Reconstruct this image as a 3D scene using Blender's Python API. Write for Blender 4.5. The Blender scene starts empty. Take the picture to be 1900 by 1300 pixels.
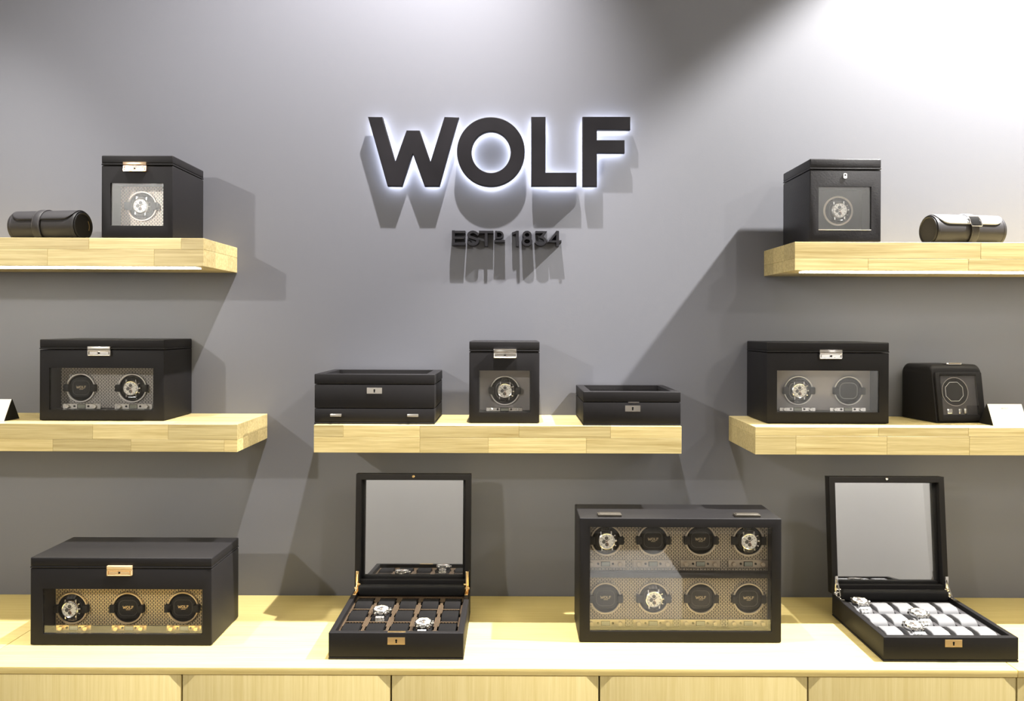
import bpy, bmesh, math, random
from mathutils import Matrix, Vector
random.seed(7)
PI = math.pi
C = bpy.context.scene.collection
SC = bpy.context.scene

# ------------------------------------------------------------------ camera
F = 1525.0          # focal length in pixels of a 1900 wide frame
D = 2.055           # camera to the grey wall (wall face is y = 0)
ZC = 1.574          # eye height
ROLL = 0.0035
cam_d = bpy.data.cameras.new('camera')
cam_d.sensor_fit = 'HORIZONTAL'
cam_d.sensor_width = 36.0
cam_d.lens = 36.0 * F / 1900.0
cam_d.shift_y = -45.0 / 1900.0
cam_d.clip_start = 0.02
cam = bpy.data.objects.new('camera', cam_d)
C.objects.link(cam)
cam.matrix_world = Matrix.Translation((0, -D, ZC)) @ Matrix.Rotation(PI / 2, 4, 'X') @ Matrix.Rotation(ROLL, 4, 'Z')
SC.camera = cam

# ------------------------------------------------------------------ world, lights, exposure
SC.view_settings.view_transform = 'Standard'
SC.view_settings.look = 'None'
SC.view_settings.gamma = 1.0
SC.view_settings.use_curve_mapping = False
SC.view_settings.exposure = -0.15
w = bpy.data.worlds.new('world')
SC.world = w
w.use_nodes = True
w.node_tree.nodes['Background'].inputs[0].default_value = (0.9, 0.95, 1.0, 1)
w.node_tree.nodes['Background'].inputs[1].default_value = 0.05


RY_ = -4.8           # the far wall of the shop, behind the camera


def spot(name, loc, target, energy, angle, blend, radius, color):
    l = bpy.data.lights.new(name, 'SPOT')
    l.energy = energy
    l.spot_size = math.radians(angle)
    l.spot_blend = blend
    l.shadow_soft_size = radius
    l.color = color
    o = bpy.data.objects.new(name, l)
    C.objects.link(o)
    o.location = loc
    o.rotation_euler = (Vector(target) - Vector(loc)).to_track_quat('-Z', 'Y').to_euler()
    return o


def area(name, loc, rot, sx, sy, energy, color):
    l = bpy.data.lights.new(name, 'AREA')
    l.shape = 'RECTANGLE'
    l.size = sx
    l.size_y = sy
    l.energy = energy
    l.color = color
    o = bpy.data.objects.new(name, l)
    C.objects.link(o)
    o.location = loc
    o.rotation_euler = rot
    return o


# ceiling track close to the wall
spot('spot_lamp', (-0.03, -0.42, ZC + 1.60), (-0.62, -0.30, ZC), 420, 98, 0.85, 0.012, (1.0, 0.97, 0.99))
spot('spot_lamp', (1.585, -0.42, ZC + 1.60), (1.56, -0.36, ZC), 980, 103, 0.22, 0.02, (1.0, 0.98, 0.96))
spot('spot_lamp', (-1.35, -0.46, ZC + 1.60), (-1.30, -0.44, ZC), 200, 56, 0.5, 0.03, (1.0, 0.98, 0.95))
# lamps further out in the shop, facing this wall
spot('shop_or_added_lamp', (1.52, -2.05, ZC + 1.60), (0.9, 0, ZC - 0.2), 55, 80, 0.6, 0.03, (1.0, 0.96, 0.9))
spot('shop_or_added_lamp', (-2.3, -3.2, ZC + 1.05), (-0.75, 0, ZC - 0.30), 235, 56, 0.8, 0.04, (1.0, 0.97, 0.93))
spot('shop_or_added_lamp', (2.4, -3.1, ZC + 1.30), (0.6, 0, ZC - 0.3), 85, 60, 0.7, 0.04, (1.0, 0.96, 0.9))
# added spots that brighten the opposite wall and platform mirrored in the glass
spot('shop_or_added_lamp', (-0.80, -3.5, ZC + 1.60), (-0.85, RY_, 0.55), 430, 34, 0.6, 0.05, (1.0, 0.98, 0.95))
spot('shop_or_added_lamp', (2.5, -3.5, ZC + 1.60), (2.85, RY_, 0.85), 430, 36, 0.6, 0.05, (1.0, 0.98, 0.95))
spot('shop_or_added_lamp', (-2.6, -3.9, ZC + 1.55), (-2.95, RY_, ZC + 0.90), 260, 50, 0.6, 0.05, (1.0, 0.98, 0.95))
spot('shop_or_added_lamp', (2.6, -3.9, ZC + 1.55), (2.55, RY_, ZC + 0.85), 110, 50, 0.6, 0.05, (1.0, 0.98, 0.95))
spot('shop_or_added_lamp', (0.7, -3.1, ZC + 1.60), (0.7, -3.2, 0), 260, 26, 0.5, 0.05, (1.0, 0.98, 0.95))
area('added_fill', (0.0, -3.3, ZC + 1.66), (math.radians(-55), 0, 0), 5.0, 0.4, 10, (1.0, 0.98, 0.95))  # added area fill that brightens the room behind the camera


# ------------------------------------------------------------------ pixel helpers
def unroll(px, py):
    dx, dy = px - 950.0, py - 650.0
    return dx + ROLL * dy, dy - ROLL * dx + 45.0      # offsets from the vanishing point (950, 605)


def at(px, py, Y):
    """world point seen at pixel (px, py), Y metres in front of the camera"""
    a, b = unroll(px, py)
    return Vector((a * Y / F, Y - D, ZC - b * Y / F))


# ------------------------------------------------------------------ materials
def mat(name):
    m = bpy.data.materials.new(name)
    m.use_nodes = True
    nt = m.node_tree
    return m, nt, nt.nodes['Principled BSDF']


def setp(b, col=None, rough=None, metal=None, spec=None):
    if col is not None:
        b.inputs['Base Color'].default_value = (*col, 1)
    if rough is not None:
        b.inputs['Roughness'].default_value = rough
    if metal is not None:
        b.inputs['Metallic'].default_value = metal
    if spec is not None:
        b.inputs['Specular IOR Level'].default_value = spec


def N(nt, t, **kw):
    n = nt.nodes.new(t)
    for k, v in kw.items():
        setattr(n, k, v)
    return n


def coords(nt, scale=(1, 1, 1), rnd=False):
    tc = N(nt, 'ShaderNodeTexCoord')
    mp = N(nt, 'ShaderNodeMapping')
    mp.inputs['Scale'].default_value = scale
    nt.links.new(tc.outputs['Object'], mp.inputs['Vector'])
    if rnd:
        oi = N(nt, 'ShaderNodeObjectInfo')
        mu = N(nt, 'ShaderNodeMath', operation='MULTIPLY')
        mu.inputs[1].default_value = 57.0
        nt.links.new(oi.outputs['Random'], mu.inputs[0])
        nt.links.new(mu.outputs[0], mp.inputs['Location'])
    return mp.outputs['Vector']


def bump(nt, b, height, strength, dist):
    bp = N(nt, 'ShaderNodeBump')
    bp.inputs['Strength'].default_value = strength
    bp.inputs['Distance'].default_value = dist
    nt.links.new(height, bp.inputs['Height'])
    nt.links.new(bp.outputs['Normal'], b.inputs['Normal'])


def plain(name, col, rough=0.5, metal=0.0, spec=0.5, grain=0.0, gscale=400, gdist=0.0005, vary=0.0):
    m, nt, b = mat(name)
    setp(b, col, rough, metal, spec)
    v = coords(nt)
    n = N(nt, 'ShaderNodeTexNoise')
    n.inputs['Scale'].default_value = gscale
    n.inputs['Detail'].default_value = 3
    nt.links.new(v, n.inputs['Vector'])
    if grain:
        bump(nt, b, n.outputs['Fac'], grain, gdist)
    if vary:
        n2 = N(nt, 'ShaderNodeTexNoise')
        n2.inputs['Scale'].default_value = 9.0
        nt.links.new(v, n2.inputs['Vector'])
        r = N(nt, 'ShaderNodeValToRGB')
        r.color_ramp.elements[0].color = (*[c * (1 - vary) for c in col], 1)
        r.color_ramp.elements[1].color = (*[min(1, c * (1 + vary)) for c in col], 1)
        r.color_ramp.elements[0].position = 0.3
        r.color_ramp.elements[1].position = 0.7
        nt.links.new(n2.outputs['Fac'], r.inputs['Fac'])
        nt.links.new(r.outputs['Color'], b.inputs['Base Color'])
    return m


def emitter(name, col, strength):
    m, nt, b = mat(name)
    setp(b, (0.8, 0.8, 0.8))
    b.inputs['Emission Color'].default_value = (*col, 1)
    b.inputs['Emission Strength'].default_value = strength
    return m


def glass(name, base, tint=(1, 1, 1)):
    m, nt, b = mat(name)
    nt.nodes.remove(b)
    out = nt.nodes['Material Output']
    lw = N(nt, 'ShaderNodeLayerWeight')
    lw.inputs['Blend'].default_value = 0.5
    pw = N(nt, 'ShaderNodeMath', operation='POWER')
    pw.inputs[1].default_value = 4.0
    ma = N(nt, 'ShaderNodeMath', operation='MULTIPLY_ADD')
    ma.inputs[1].default_value = 0.85
    ma.inputs[2].default_value = base
    ma.use_clamp = True
    nt.links.new(lw.outputs['Facing'], pw.inputs[0])
    nt.links.new(pw.outputs[0], ma.inputs[0])
    t = N(nt, 'ShaderNodeBsdfTransparent')
    t.inputs['Color'].default_value = (*tint, 1)
    g = N(nt, 'ShaderNodeBsdfGlossy')
    g.inputs['Roughness'].default_value = 0.012
    mx = N(nt, 'ShaderNodeMixShader')
    nt.links.new(ma.outputs[0], mx.inputs['Fac'])
    nt.links.new(t.outputs[0], mx.inputs[1])
    nt.links.new(g.outputs[0], mx.inputs[2])
    nt.links.new(mx.outputs[0], out.inputs['Surface'])
    return m


def wood(name, light, dark, along, contrast=1.0, rough=0.42, tint=0.12):
    """along: the axis the grain runs (0, 1 or 2)"""
    m, nt, b = mat(name)
    setp(b, light, rough, 0, 0.4)

    def streaks(lengthwise, across, detail, dist):
        sc = [across] * 3
        sc[along] = lengthwise
        v = coords(nt, tuple(sc), rnd=True)
        n = N(nt, 'ShaderNodeTexNoise')
        n.inputs['Scale'].default_value = 1.0
        n.inputs['Detail'].default_value = detail
        n.inputs['Roughness'].default_value = 0.6
        n.inputs['Distortion'].default_value = dist
        nt.links.new(v, n.inputs['Vector'])
        return n.outputs['Fac']
    n1 = streaks(4.0, 150.0, 4, 0.5)
    n2 = streaks(14.0, 700.0, 3, 0.0)
    mx = N(nt, 'ShaderNodeMix', data_type='FLOAT')
    mx.inputs[0].default_value = 0.35
    nt.links.new(n1, mx.inputs[2])
    nt.links.new(n2, mx.inputs[3])
    r = N(nt, 'ShaderNodeValToRGB')
    r.color_ramp.elements[0].position = 0.5 - 0.18 / contrast
    r.color_ramp.elements[1].position = 0.5 + 0.10 / contrast
    r.color_ramp.elements[0].color = (*dark, 1)
    r.color_ramp.elements[1].color = (*light, 1)
    nt.links.new(mx.outputs[0], r.inputs['Fac'])
    oi = N(nt, 'ShaderNodeObjectInfo')
    pw = N(nt, 'ShaderNodeMath', operation='POWER')
    pw.inputs[1].default_value = 0.6
    nt.links.new(oi.outputs['Random'], pw.inputs[0])
    mr = N(nt, 'ShaderNodeMapRange')
    mr.inputs['To Min'].default_value = 1.0 - 1.6 * tint
    mr.inputs['To Max'].default_value = 1.0 + 0.5 * tint
    nt.links.new(pw.outputs[0], mr.inputs['Value'])
    hs = N(nt, 'ShaderNodeHueSaturation')
    nt.links.new(mr.outputs[0], hs.inputs['Value'])
    nt.links.new(r.outputs['Color'], hs.inputs['Color'])
    nt.links.new(hs.outputs['Color'], b.inputs['Base Color'])
    bump(nt, b, mx.outputs[0], 0.10, 0.0005)
    return m


def slotted(name, metal_col, hole, axes, mrough=0.38, pitch=(0.0078, 0.0038), line=0.00085):
    """sheet metal with staggered slots printed on it; axes picks the two object axes (slot length, slot pitch)"""
    m, nt, b = mat(name)
    tc = N(nt, 'ShaderNodeTexCoord')
    sp = N(nt, 'ShaderNodeSeparateXYZ')
    cb = N(nt, 'ShaderNodeCombineXYZ')
    nt.links.new(tc.outputs['Object'], sp.inputs[0])
    nt.links.new(sp.outputs[axes[0]], cb.inputs[0])
    nt.links.new(sp.outputs[axes[1]], cb.inputs[1])
    br = N(nt, 'ShaderNodeTexBrick')
    br.offset = 0.5
    br.inputs['Scale'].default_value = 1.0
    br.inputs['Brick Width'].default_value = pitch[0]
    br.inputs['Row Height'].default_value = pitch[1]
    br.inputs['Mortar Size'].default_value = line
    br.inputs['Mortar Smooth'].default_value = 0.1
    br.inputs['Color1'].default_value = (*hole, 1)
    br.inputs['Color2'].default_value = (*hole, 1)
    br.inputs['Mortar'].default_value = (*metal_col, 1)
    nt.links.new(cb.outputs[0], br.inputs['Vector'])
    nt.links.new(br.outputs['Color'], b.inputs['Base Color'])
    mm = N(nt, 'ShaderNodeMath', operation='MULTIPLY')
    mm.inputs[1].default_value = 0.12
    nt.links.new(br.outputs['Fac'], mm.inputs[0])
    nt.links.new(mm.outputs[0], b.inputs['Metallic'])
    setp(b, None, mrough, None, 0.4)
    bump(nt, b, br.outputs['Fac'], 0.5, 0.0006)
    return m


M = {}
M['wall'] = plain('grey_wall_paint', (0.138, 0.140, 0.154), 0.55, 0, 0.3, 0.10, 260, 0.0006)
M['white_paint'] = plain('white_paint', (0.78, 0.77, 0.75), 0.7, 0, 0.2, 0.05, 200)
M['floor'] = plain('shop_floor', (0.30, 0.26, 0.20), 0.4, 0, 0.4, 0.05, 30, vary=0.15)
M['stave'] = wood('glued_pine', (0.72, 0.595, 0.285), (0.41, 0.295, 0.095), 0, 0.85, 0.40, 0.16)
M['counter'] = wood('oak_laminate_top', (0.74, 0.60, 0.25), (0.62, 0.475, 0.155), 0, 0.8, 0.42, 0.02)
M['door'] = wood('oak_laminate_door', (0.60, 0.50, 0.235), (0.49, 0.385, 0.145), 2, 0.8, 0.42, 0.03)
M['leather'] = plain('black_leather', (0.0145, 0.0135, 0.0138), 0.50, 0, 0.13, 0.22, 900, 0.0004)
M['roll_leather'] = plain('satin_black_leather', (0.024, 0.022, 0.023), 0.52, 0, 0.3, 0.22, 900, 0.0004)
M['pale_flap'] = plain('pale_pebbled_leather', (0.42, 0.42, 0.43), 0.55, 0, 0.4, 0.35, 700, 0.0005)
M['croc'] = plain('black_embossed_leather', (0.017, 0.016, 0.0175), 0.38, 0, 0.32, 0.45, 240, 0.0006)
M['suede'] = plain('black_suede', (0.0115, 0.0108, 0.0105), 0.95, 0, 0.1, 0.4, 600, 0.0005, vary=0.25)
M['lining'] = plain('black_lining', (0.010, 0.0095, 0.0095), 0.6, 0, 0.2, 0.1, 500)
M['dark'] = plain('dark_void', (0.006, 0.006, 0.006), 0.8, 0, 0.1)
M['pale_leather'] = plain('pale_grey_leather', (0.185, 0.185, 0.19), 0.6, 0, 0.3, 0.25, 700, 0.0004)
M['tray_grey'] = plain('charcoal_tray', (0.055, 0.052, 0.055), 0.6, 0, 0.3, 0.2, 600)
M['grey_panel'] = plain('grey_lining_panel', (0.33, 0.305, 0.29), 0.5, 0, 0.4, 0.1, 500)
M['gold'] = plain('brushed_gold', (0.95, 0.68, 0.33), 0.28, 1, 0.5, 0.05, 900)
M['rose'] = plain('polished_rose_gold', (0.98, 0.72, 0.50), 0.22, 1, 0.5, 0.03, 900)
M['steel'] = plain('brushed_steel', (0.66, 0.63, 0.58), 0.36, 1, 0.5, 0.05, 900)
M['chrome'] = plain('polished_chrome', (0.88, 0.86, 0.84), 0.10, 1, 0.5)
M['gunmetal'] = plain('bronze_grey_metal', (0.50, 0.43, 0.34), 0.42, 1, 0.5, 0.05, 900)
M['dark_bronze'] = plain('dark_bronze', (0.085, 0.075, 0.060), 0.45, 0.6, 0.5)
M['ring_gold'] = plain('satin_gold_ring', (0.95, 0.72, 0.40), 0.45, 0.45, 0.5)
M['ring_rose'] = plain('satin_rose_ring', (0.95, 0.80, 0.68), 0.45, 0.4, 0.5)
M['ring_steel'] = plain('satin_steel_ring', (0.66, 0.62, 0.56), 0.45, 0.35, 0.5)
M['ring_gunmetal'] = plain('satin_bronze_ring', (0.50, 0.43, 0.33), 0.45, 0.35, 0.5)
M['ring_chrome'] = plain('bright_chrome_ring', (0.95, 0.92, 0.86), 0.25, 0.2, 0.8)
M['clasp_gold'] = plain('satin_gold_clasp', (0.98, 0.74, 0.42), 0.42, 0.65, 0.5)
M['watch_steel'] = plain('watch_steel', (0.86, 0.85, 0.83), 0.16, 1, 0.5)
M['shaded_band'] = plain('shade_darkened_steel', (0.34, 0.33, 0.32), 0.14, 1, 0.5)  # watch steel with the dark drum reflections put into its colour
M['dial'] = plain('silver_dial', (0.82, 0.80, 0.74), 0.35, 0.1, 0.5)
M['subdial'] = plain('dark_subdial', (0.09, 0.085, 0.08), 0.4, 0, 0.5)
M['hand'] = plain('orange_hand', (0.55, 0.20, 0.05), 0.4, 0, 0.5)
M['ink'] = plain('black_ink', (0.02, 0.02, 0.02), 0.7, 0, 0.2)
M['faint_ink'] = plain('grey_ink', (0.55, 0.55, 0.55), 0.7, 0, 0.2)
M['gold_print'] = plain('gold_print', (0.85, 0.62, 0.30), 0.4, 0.4, 0.5)
M['bronze_print'] = plain('bronze_print', (0.42, 0.34, 0.22), 0.45, 0.3, 0.5)
M['stitch'] = plain('grey_stitching', (0.15, 0.14, 0.125), 0.7, 0, 0.2)
M['card'] = plain('white_card', (0.86, 0.86, 0.86), 0.5, 0, 0.3)
M['sign'] = plain('black_sign_face', (0.011, 0.0100, 0.0115), 0.45, 0, 0.16, 0.06, 120, vary=0.25)
M['sign_small'] = plain('anthracite_letter', (0.012, 0.0115, 0.0135), 0.45, 0, 0.25)
M['display'] = plain('grey_green_display', (0.24, 0.25, 0.20), 0.2, 0, 0.5)
M['pane'] = glass('window_glass', 0.08)
M['lid_pane'] = glass('lid_glass', 0.55, (0.9, 0.9, 0.9))
M['led_upper'] = emitter('led_strip_bright', (1.0, 0.94, 0.78), 26.0)
M['led'] = emitter('led_strip', (1.0, 0.93, 0.74), 13.0)
M['led_back'] = emitter('sign_led', (0.78, 0.83, 1.0), 32.0)
M['slot_gold'] = slotted('gold_slotted_panel', (0.95, 0.74, 0.38), (0.06, 0.04, 0.02), (2, 0))
M['slot_rose'] = slotted('rose_slotted_panel', (0.92, 0.74, 0.58), (0.07, 0.05, 0.04), (2, 0))
M['slot_steel'] = slotted('steel_slotted_panel', (0.60, 0.56, 0.50), (0.020, 0.018, 0.018), (2, 0))
M['slot_bronze'] = slotted('bronze_slotted_panel', (0.50, 0.42, 0.30), (0.016, 0.014, 0.012), (2, 0))
M['slot_tray'] = slotted('gold_slotted_tray', (0.27, 0.18, 0.10), (0.010, 0.008, 0.007), (1, 0), pitch=(0.0052, 0.0032), line=0.00032)


# ------------------------------------------------------------------ mesh helpers
def add_box(bm, x0, x1, y0, y1, z0, z1, bev=0.0, seg=2):
    t = bmesh.new()
    bmesh.ops.create_cube(t, size=1.0, matrix=Matrix.Translation(((x0 + x1) / 2, (y0 + y1) / 2, (z0 + z1) / 2)) @ Matrix.Diagonal((x1 - x0, y1 - y0, z1 - z0, 1)))
    if bev > 0:
        bmesh.ops.bevel(t, geom=list(t.edges), offset=bev, segments=seg, affect='EDGES', profile=0.5, clamp_overlap=True)
    merge(bm, t)


def merge(bm, t, mtx=None):
    if mtx is not None:
        bmesh.ops.transform(t, matrix=mtx, verts=t.verts)
    vm = {}
    for v in t.verts:
        vm[v] = bm.verts.new(v.co)
    for f in t.faces:
        try:
            bm.faces.new([vm[v] for v in f.verts])
        except ValueError:
            pass
    t.free()


def box_bm(*a, **k):
    bm = bmesh.new()
    add_box(bm, *a, **k)
    return bm


def add_lathe(bm, prof, c=(0, 0, 0), axis='Y', seg=40, closed=False, sx=1.0, sz=1.0):
    """prof: (radius, offset along the axis). closed=True joins the last profile point to the first"""
    rings = []
    for r, h in prof:
        ring = []
        for i in range(seg):
            a = 2 * PI * i / seg
            u, v = r * math.cos(a) * sx, r * math.sin(a) * sz
            p = {'Y': (u, h, v), 'Z': (u, v, h), 'X': (h, u, v)}[axis]
            ring.append(bm.verts.new((c[0] + p[0], c[1] + p[1], c[2] + p[2])))
        rings.append(ring)
    n = len(rings)
    pairs = [(k, k + 1) for k in range(n - 1)] + ([(n - 1, 0)] if closed else [])
    for a, b in pairs:
        for i in range(seg):
            j = (i + 1) % seg
            bm.faces.new((rings[a][i], rings[a][j], rings[b][j], rings[b][i]))
    if not closed:
        if prof[0][0] > 1e-6:
            bm.faces.new(rings[0][::-1])
        if prof[-1][0] > 1e-6:
            bm.faces.new(rings[-1])


def add_tube(bm, pts, r, seg=8, closed=False):
    pts = [Vector(p) for p in pts]
    n = len(pts)
    rings = []
    ref = None
    for i, p in enumerate(pts):
        if closed:
            d = pts[(i + 1) % n] - pts[i - 1]
        else:
            d = pts[min(i + 1, n - 1)] - pts[max(i - 1, 0)]
        d.normalize()
        if ref is None:
            ref = Vector((0, 1, 0)) if abs(d.y) < 0.9 else Vector((0, 0, 1))
        u = d.cross(ref).normalized()
        v = d.cross(u).normalized()
        rings.append([bm.verts.new(p + r * (math.cos(2 * PI * k / seg) * u + math.sin(2 * PI * k / seg) * v)) for k in range(seg)])
    for i in range(n if closed else n - 1):
        a, b = rings[i], rings[(i + 1) % n]
        for k in range(seg):
            l = (k + 1) % seg
            bm.faces.new((a[k], a[l], b[l], b[k]))
    if not closed:
        bm.faces.new(rings[0][::-1])
        bm.faces.new(rings[-1])


def add_pocket(bm, x0, x1, y0, y1, z0, z1, hx0, hx1, hz0, hz1, depth, bev=0.002, hole_bev=0.001):
    """a block with a rectangular pocket sunk into its front (y0) face"""
    t = bmesh.new()
    o = [t.verts.new(p) for p in ((x0, y0, z0), (x1, y0, z0), (x1, y0, z1), (x0, y0, z1), (x0, y1, z0), (x1, y1, z0), (x1, y1, z1), (x0, y1, z1))]
    h = [t.verts.new(p) for p in ((hx0, y0, hz0), (hx1, y0, hz0), (hx1, y0, hz1), (hx0, y0, hz1), (hx0, y0 + depth, hz0), (hx1, y0 + depth, hz0), (hx1, y0 + depth, hz1), (hx0, y0 + depth, hz1))]
    for i in range(4):
        j = (i + 1) % 4
        t.faces.new((o[i], o[j], h[j], h[i]))
        t.faces.new((o[j], o[i], o[i + 4], o[j + 4]))
        t.faces.new((h[i], h[j], h[j + 4], h[i + 4]))
    t.faces.new((o[7], o[6], o[5], o[4]))
    t.faces.new((h[4], h[5], h[6], h[7]))
    bmesh.ops.recalc_face_normals(t, faces=t.faces)
    os_ = set(o)
    ed = [e for e in t.edges if e.verts[0] in os_ and e.verts[1] in os_]
    if bev:
        bmesh.ops.bevel(t, geom=ed, offset=bev, segments=3, affect='EDGES', profile=0.5)
    merge(bm, t)


def loops_mesh(name, loops, half, bevel=0.0, res=1):
    """filled outline (holes where loops nest) in the local xy plane, thickness 2*half"""
    cu = bpy.data.curves.new(name, 'CURVE')
    cu.dimensions = '2D'
    cu.fill_mode = 'BOTH'
    cu.extrude = half
    cu.bevel_depth = bevel
    cu.bevel_resolution = res
    for lp in loops:
        s = cu.splines.new('POLY')
        s.points.add(len(lp) - 1)
        for p, (x, y) in zip(s.points, lp):
            p.co = (x, y, 0, 1)
        s.use_cyclic_u = True
    o = bpy.data.objects.new(name, cu)
    C.objects.link(o)
    dg = bpy.context.evaluated_depsgraph_get()
    me = bpy.data.meshes.new_from_object(o.evaluated_get(dg))
    bpy.data.objects.remove(o)
    bpy.data.curves.remove(cu)
    me.name = name
    return me


FRONT = Matrix(((1, 0, 0, 0), (0, 0, -1, 0), (0, 1, 0, 0), (0, 0, 0, 1)))    # local xy plane -> world xz, local z -> -y (towards the viewer)


def rect(x0, x1, y0, y1):
    return [(x0, y0), (x1, y0), (x1, y1), (x0, y1)]


def rrect(x0, x1, y0, y1, r, n=5):
    out = []
    for cx, cy, a0 in ((x1 - r, y1 - r, 0), (x0 + r, y1 - r, 90), (x0 + r, y0 + r, 180), (x1 - r, y0 + r, 270)):
        for k in range(n + 1):
            a = math.radians(a0 + 90.0 * k / n)
            out.append((cx + r * math.cos(a), cy + r * math.sin(a)))
    return out


def circle(cx, cy, r, n=40, ry=None):
    return [(cx + r * math.cos(2 * PI * k / n), cy + (ry or r) * math.sin(2 * PI * k / n)) for k in range(n)]


def finish(me, m, ang=35):
    if m is not None and len(me.materials) == 0:
        me.materials.append(m)
    for p in me.polygons:
        p.use_smooth = True
    me.set_sharp_from_angle(angle=math.radians(ang))


def obj(name, src, m, parent=None, loc=None, rot=None):
    if isinstance(src, bmesh.types.BMesh):
        bmesh.ops.recalc_face_normals(src, faces=src.faces)
        me = bpy.data.meshes.new(name)
        src.to_mesh(me)
        src.free()
        finish(me, m)
    else:
        me = src
        if not me.materials:
            finish(me, m)
    o = bpy.data.objects.new(name, me)
    C.objects.link(o)
    if parent is not None:
        o.parent = parent
    if loc is not None:
        o.location = loc
    if rot is not None:
        o.rotation_euler = rot
    return o


def tag(o, label, cat, group=None):
    o['label'] = label
    o['category'] = cat
    if group:
        o['group'] = group
    return o


def thing(name, label, cat, loc, rotz=0.0, group=None):
    o = bpy.data.objects.new(name, None)
    o.empty_display_size = 0.05
    C.objects.link(o)
    o.location = loc
    o.rotation_euler = (0, 0, rotz)
    return tag(o, label, cat, group)


def struct(name, bm, m):
    o = obj(name, bm, m)
    o['kind'] = 'structure'
    return o


def kids(o):
    return [c for c in C.objects if c.parent == o]


def dup(o, parent=None):
    c = o.copy()
    C.objects.link(c)
    if parent is not None:
        c.parent = parent
    for k in list(o.children):
        dup(k, c)
    return c


# ------------------------------------------------------------------ the room
RX, RY, RZ = 3.3, -4.8, ZC + 1.78
struct('wall_back', box_bm(-RX, RX, 0, 0.12, 0, RZ), M['wall'])
struct('wall_left', box_bm(-RX - 0.1, -RX, RY, 0.0, 0, RZ), M['white_paint'])
struct('wall_right', box_bm(RX, RX + 0.1, RY, 0.0, 0, RZ), M['white_paint'])
struct('wall_front', box_bm(-RX, RX, RY - 0.1, RY, 0, RZ), M['white_paint'])
struct('ceiling', box_bm(-RX, RX, RY, 0.0, RZ, RZ + 0.1), M['white_paint'])
struct('floor', box_bm(-RX, RX, RY, 0.12, -0.1, 0), M['floor'])

struct('floor_platform', box_bm(0.30, 0.917, -3.48, -2.94, 0.0, 0.232, bev=0.004), M['white_paint'])

# ------------------------------------------------------------------ counter with cabinets
ZT = ZC - 0.674                 # counter top height
YF = -0.4363                    # its front edge
seams = [-436, -49, 338, 726, 1112, 1499, 1886, 2273]
sx = [at(p, 1275, 1.6237).x for p in seams]
TOPT = 0.0140


def counter_top(x0, x1, label):
    o = obj('countertop', box_bm(x0 + 0.0006, x1 - 0.0006, YF, -0.001, ZT - TOPT, ZT, bev=0.0012), M['counter'])
    tag(o, label, 'countertop')


counter_top(sx[0], sx[1], 'pale oak countertop section at the left end, mostly out of frame')
counter_top(sx[1], sx[6], 'long pale oak countertop running under all four lower watch cases')
counter_top(sx[6], sx[7], 'pale oak countertop section at the far right end beyond the joint')
cab_labels = ['pale oak cabinet front cut by the left edge, beyond the first joint',
              'leftmost full pale oak cabinet, below the triple winder with gold panel',
              'pale oak cabinet second from left, below the gap beside the triple winder',
              'middle pale oak cabinet, below the open case with black pillows',
              'pale oak cabinet below the eight watch winder',
              'pale oak cabinet below the open case with grey pillows',
              'narrow strip of pale oak cabinet at the right edge of the picture']
for i in range(7):
    x0, x1 = sx[i], sx[i + 1]
    t = thing('base_cabinet', cab_labels[i], 'cabinet', ((x0 + x1) / 2, -0.20, 0), group='oak base cabinets under the counter')
    hw = (x1 - x0) / 2
    obj('carcass', box_bm(-hw + 0.0005, hw - 0.0005, YF + 0.20 + 0.026, 0.197, 0.08, ZT - TOPT - 0.0006), M['door'], t)
    obj('door', box_bm(-hw + 0.0016, hw - 0.0016, YF + 0.20 + 0.004, YF + 0.20 + 0.024, 0.085, ZT - TOPT - 0.0022, bev=0.0008), M['door'], t)
    obj('plinth', box_bm(-hw + 0.0005, hw - 0.0005, YF + 0.27, YF + 0.29, 0.0, 0.08), M['door'], t)

# ------------------------------------------------------------------ shelves of glued staves
SD = 0.2252


def shelf(name_label, x0, x1, zt, zb, split, top_joints, bot_joints, led, cont):
    t = thing('wall_shelf', name_label, 'shelf', ((x0 + x1) / 2, 0, zb), group='glued pine wall shelves')
    cx = (x0 + x1) / 2
    H = zt - zb
    zs = H * split
    for row, (a, b) in enumerate(((zs, H), (0, zs))):
        for col in range(3):
            ya, yb = -SD + col * SD / 3, -SD + (col + 1) * SD / 3
            if col == 0:
                js = (top_joints, bot_joints)[row]
            else:
                js = []
                x = x0 + random.uniform(0.08, 0.25)
                while x < x1 - 0.08:
                    js.append(x)
                    x += random.uniform(0.14, 0.3)
            xs = [x0] + sorted(j for j in js if x0 + 0.02 < j < x1 - 0.02) + [x1]
            for p, q in zip(xs[:-1], xs[1:]):
                g = 0.00015
                mx, my, mz = (p + q) / 2 - cx, (ya + yb) / 2, (a + b) / 2
                o = obj('stave', box_bm(p - cx + g - mx, q - cx - g - mx, ya + g - my, yb - g - my - (0.001 if col == 2 else 0), a - mz, b - mz - (0.0002 if row else 0), bev=0.0005, seg=1), M['stave'], t, loc=(mx, my, mz))
    l0, l1 = led
    obj('led_strip', box_bm(l0 - cx, l1 - cx, -0.198, -0.160, -0.0022, -0.0004, bev=0.0005), M['led_upper' if zt > ZC else 'led'], t)
    return t


def jx(ps, y):
    return [at(p, y, 1.83).x for p in ps]


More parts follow.
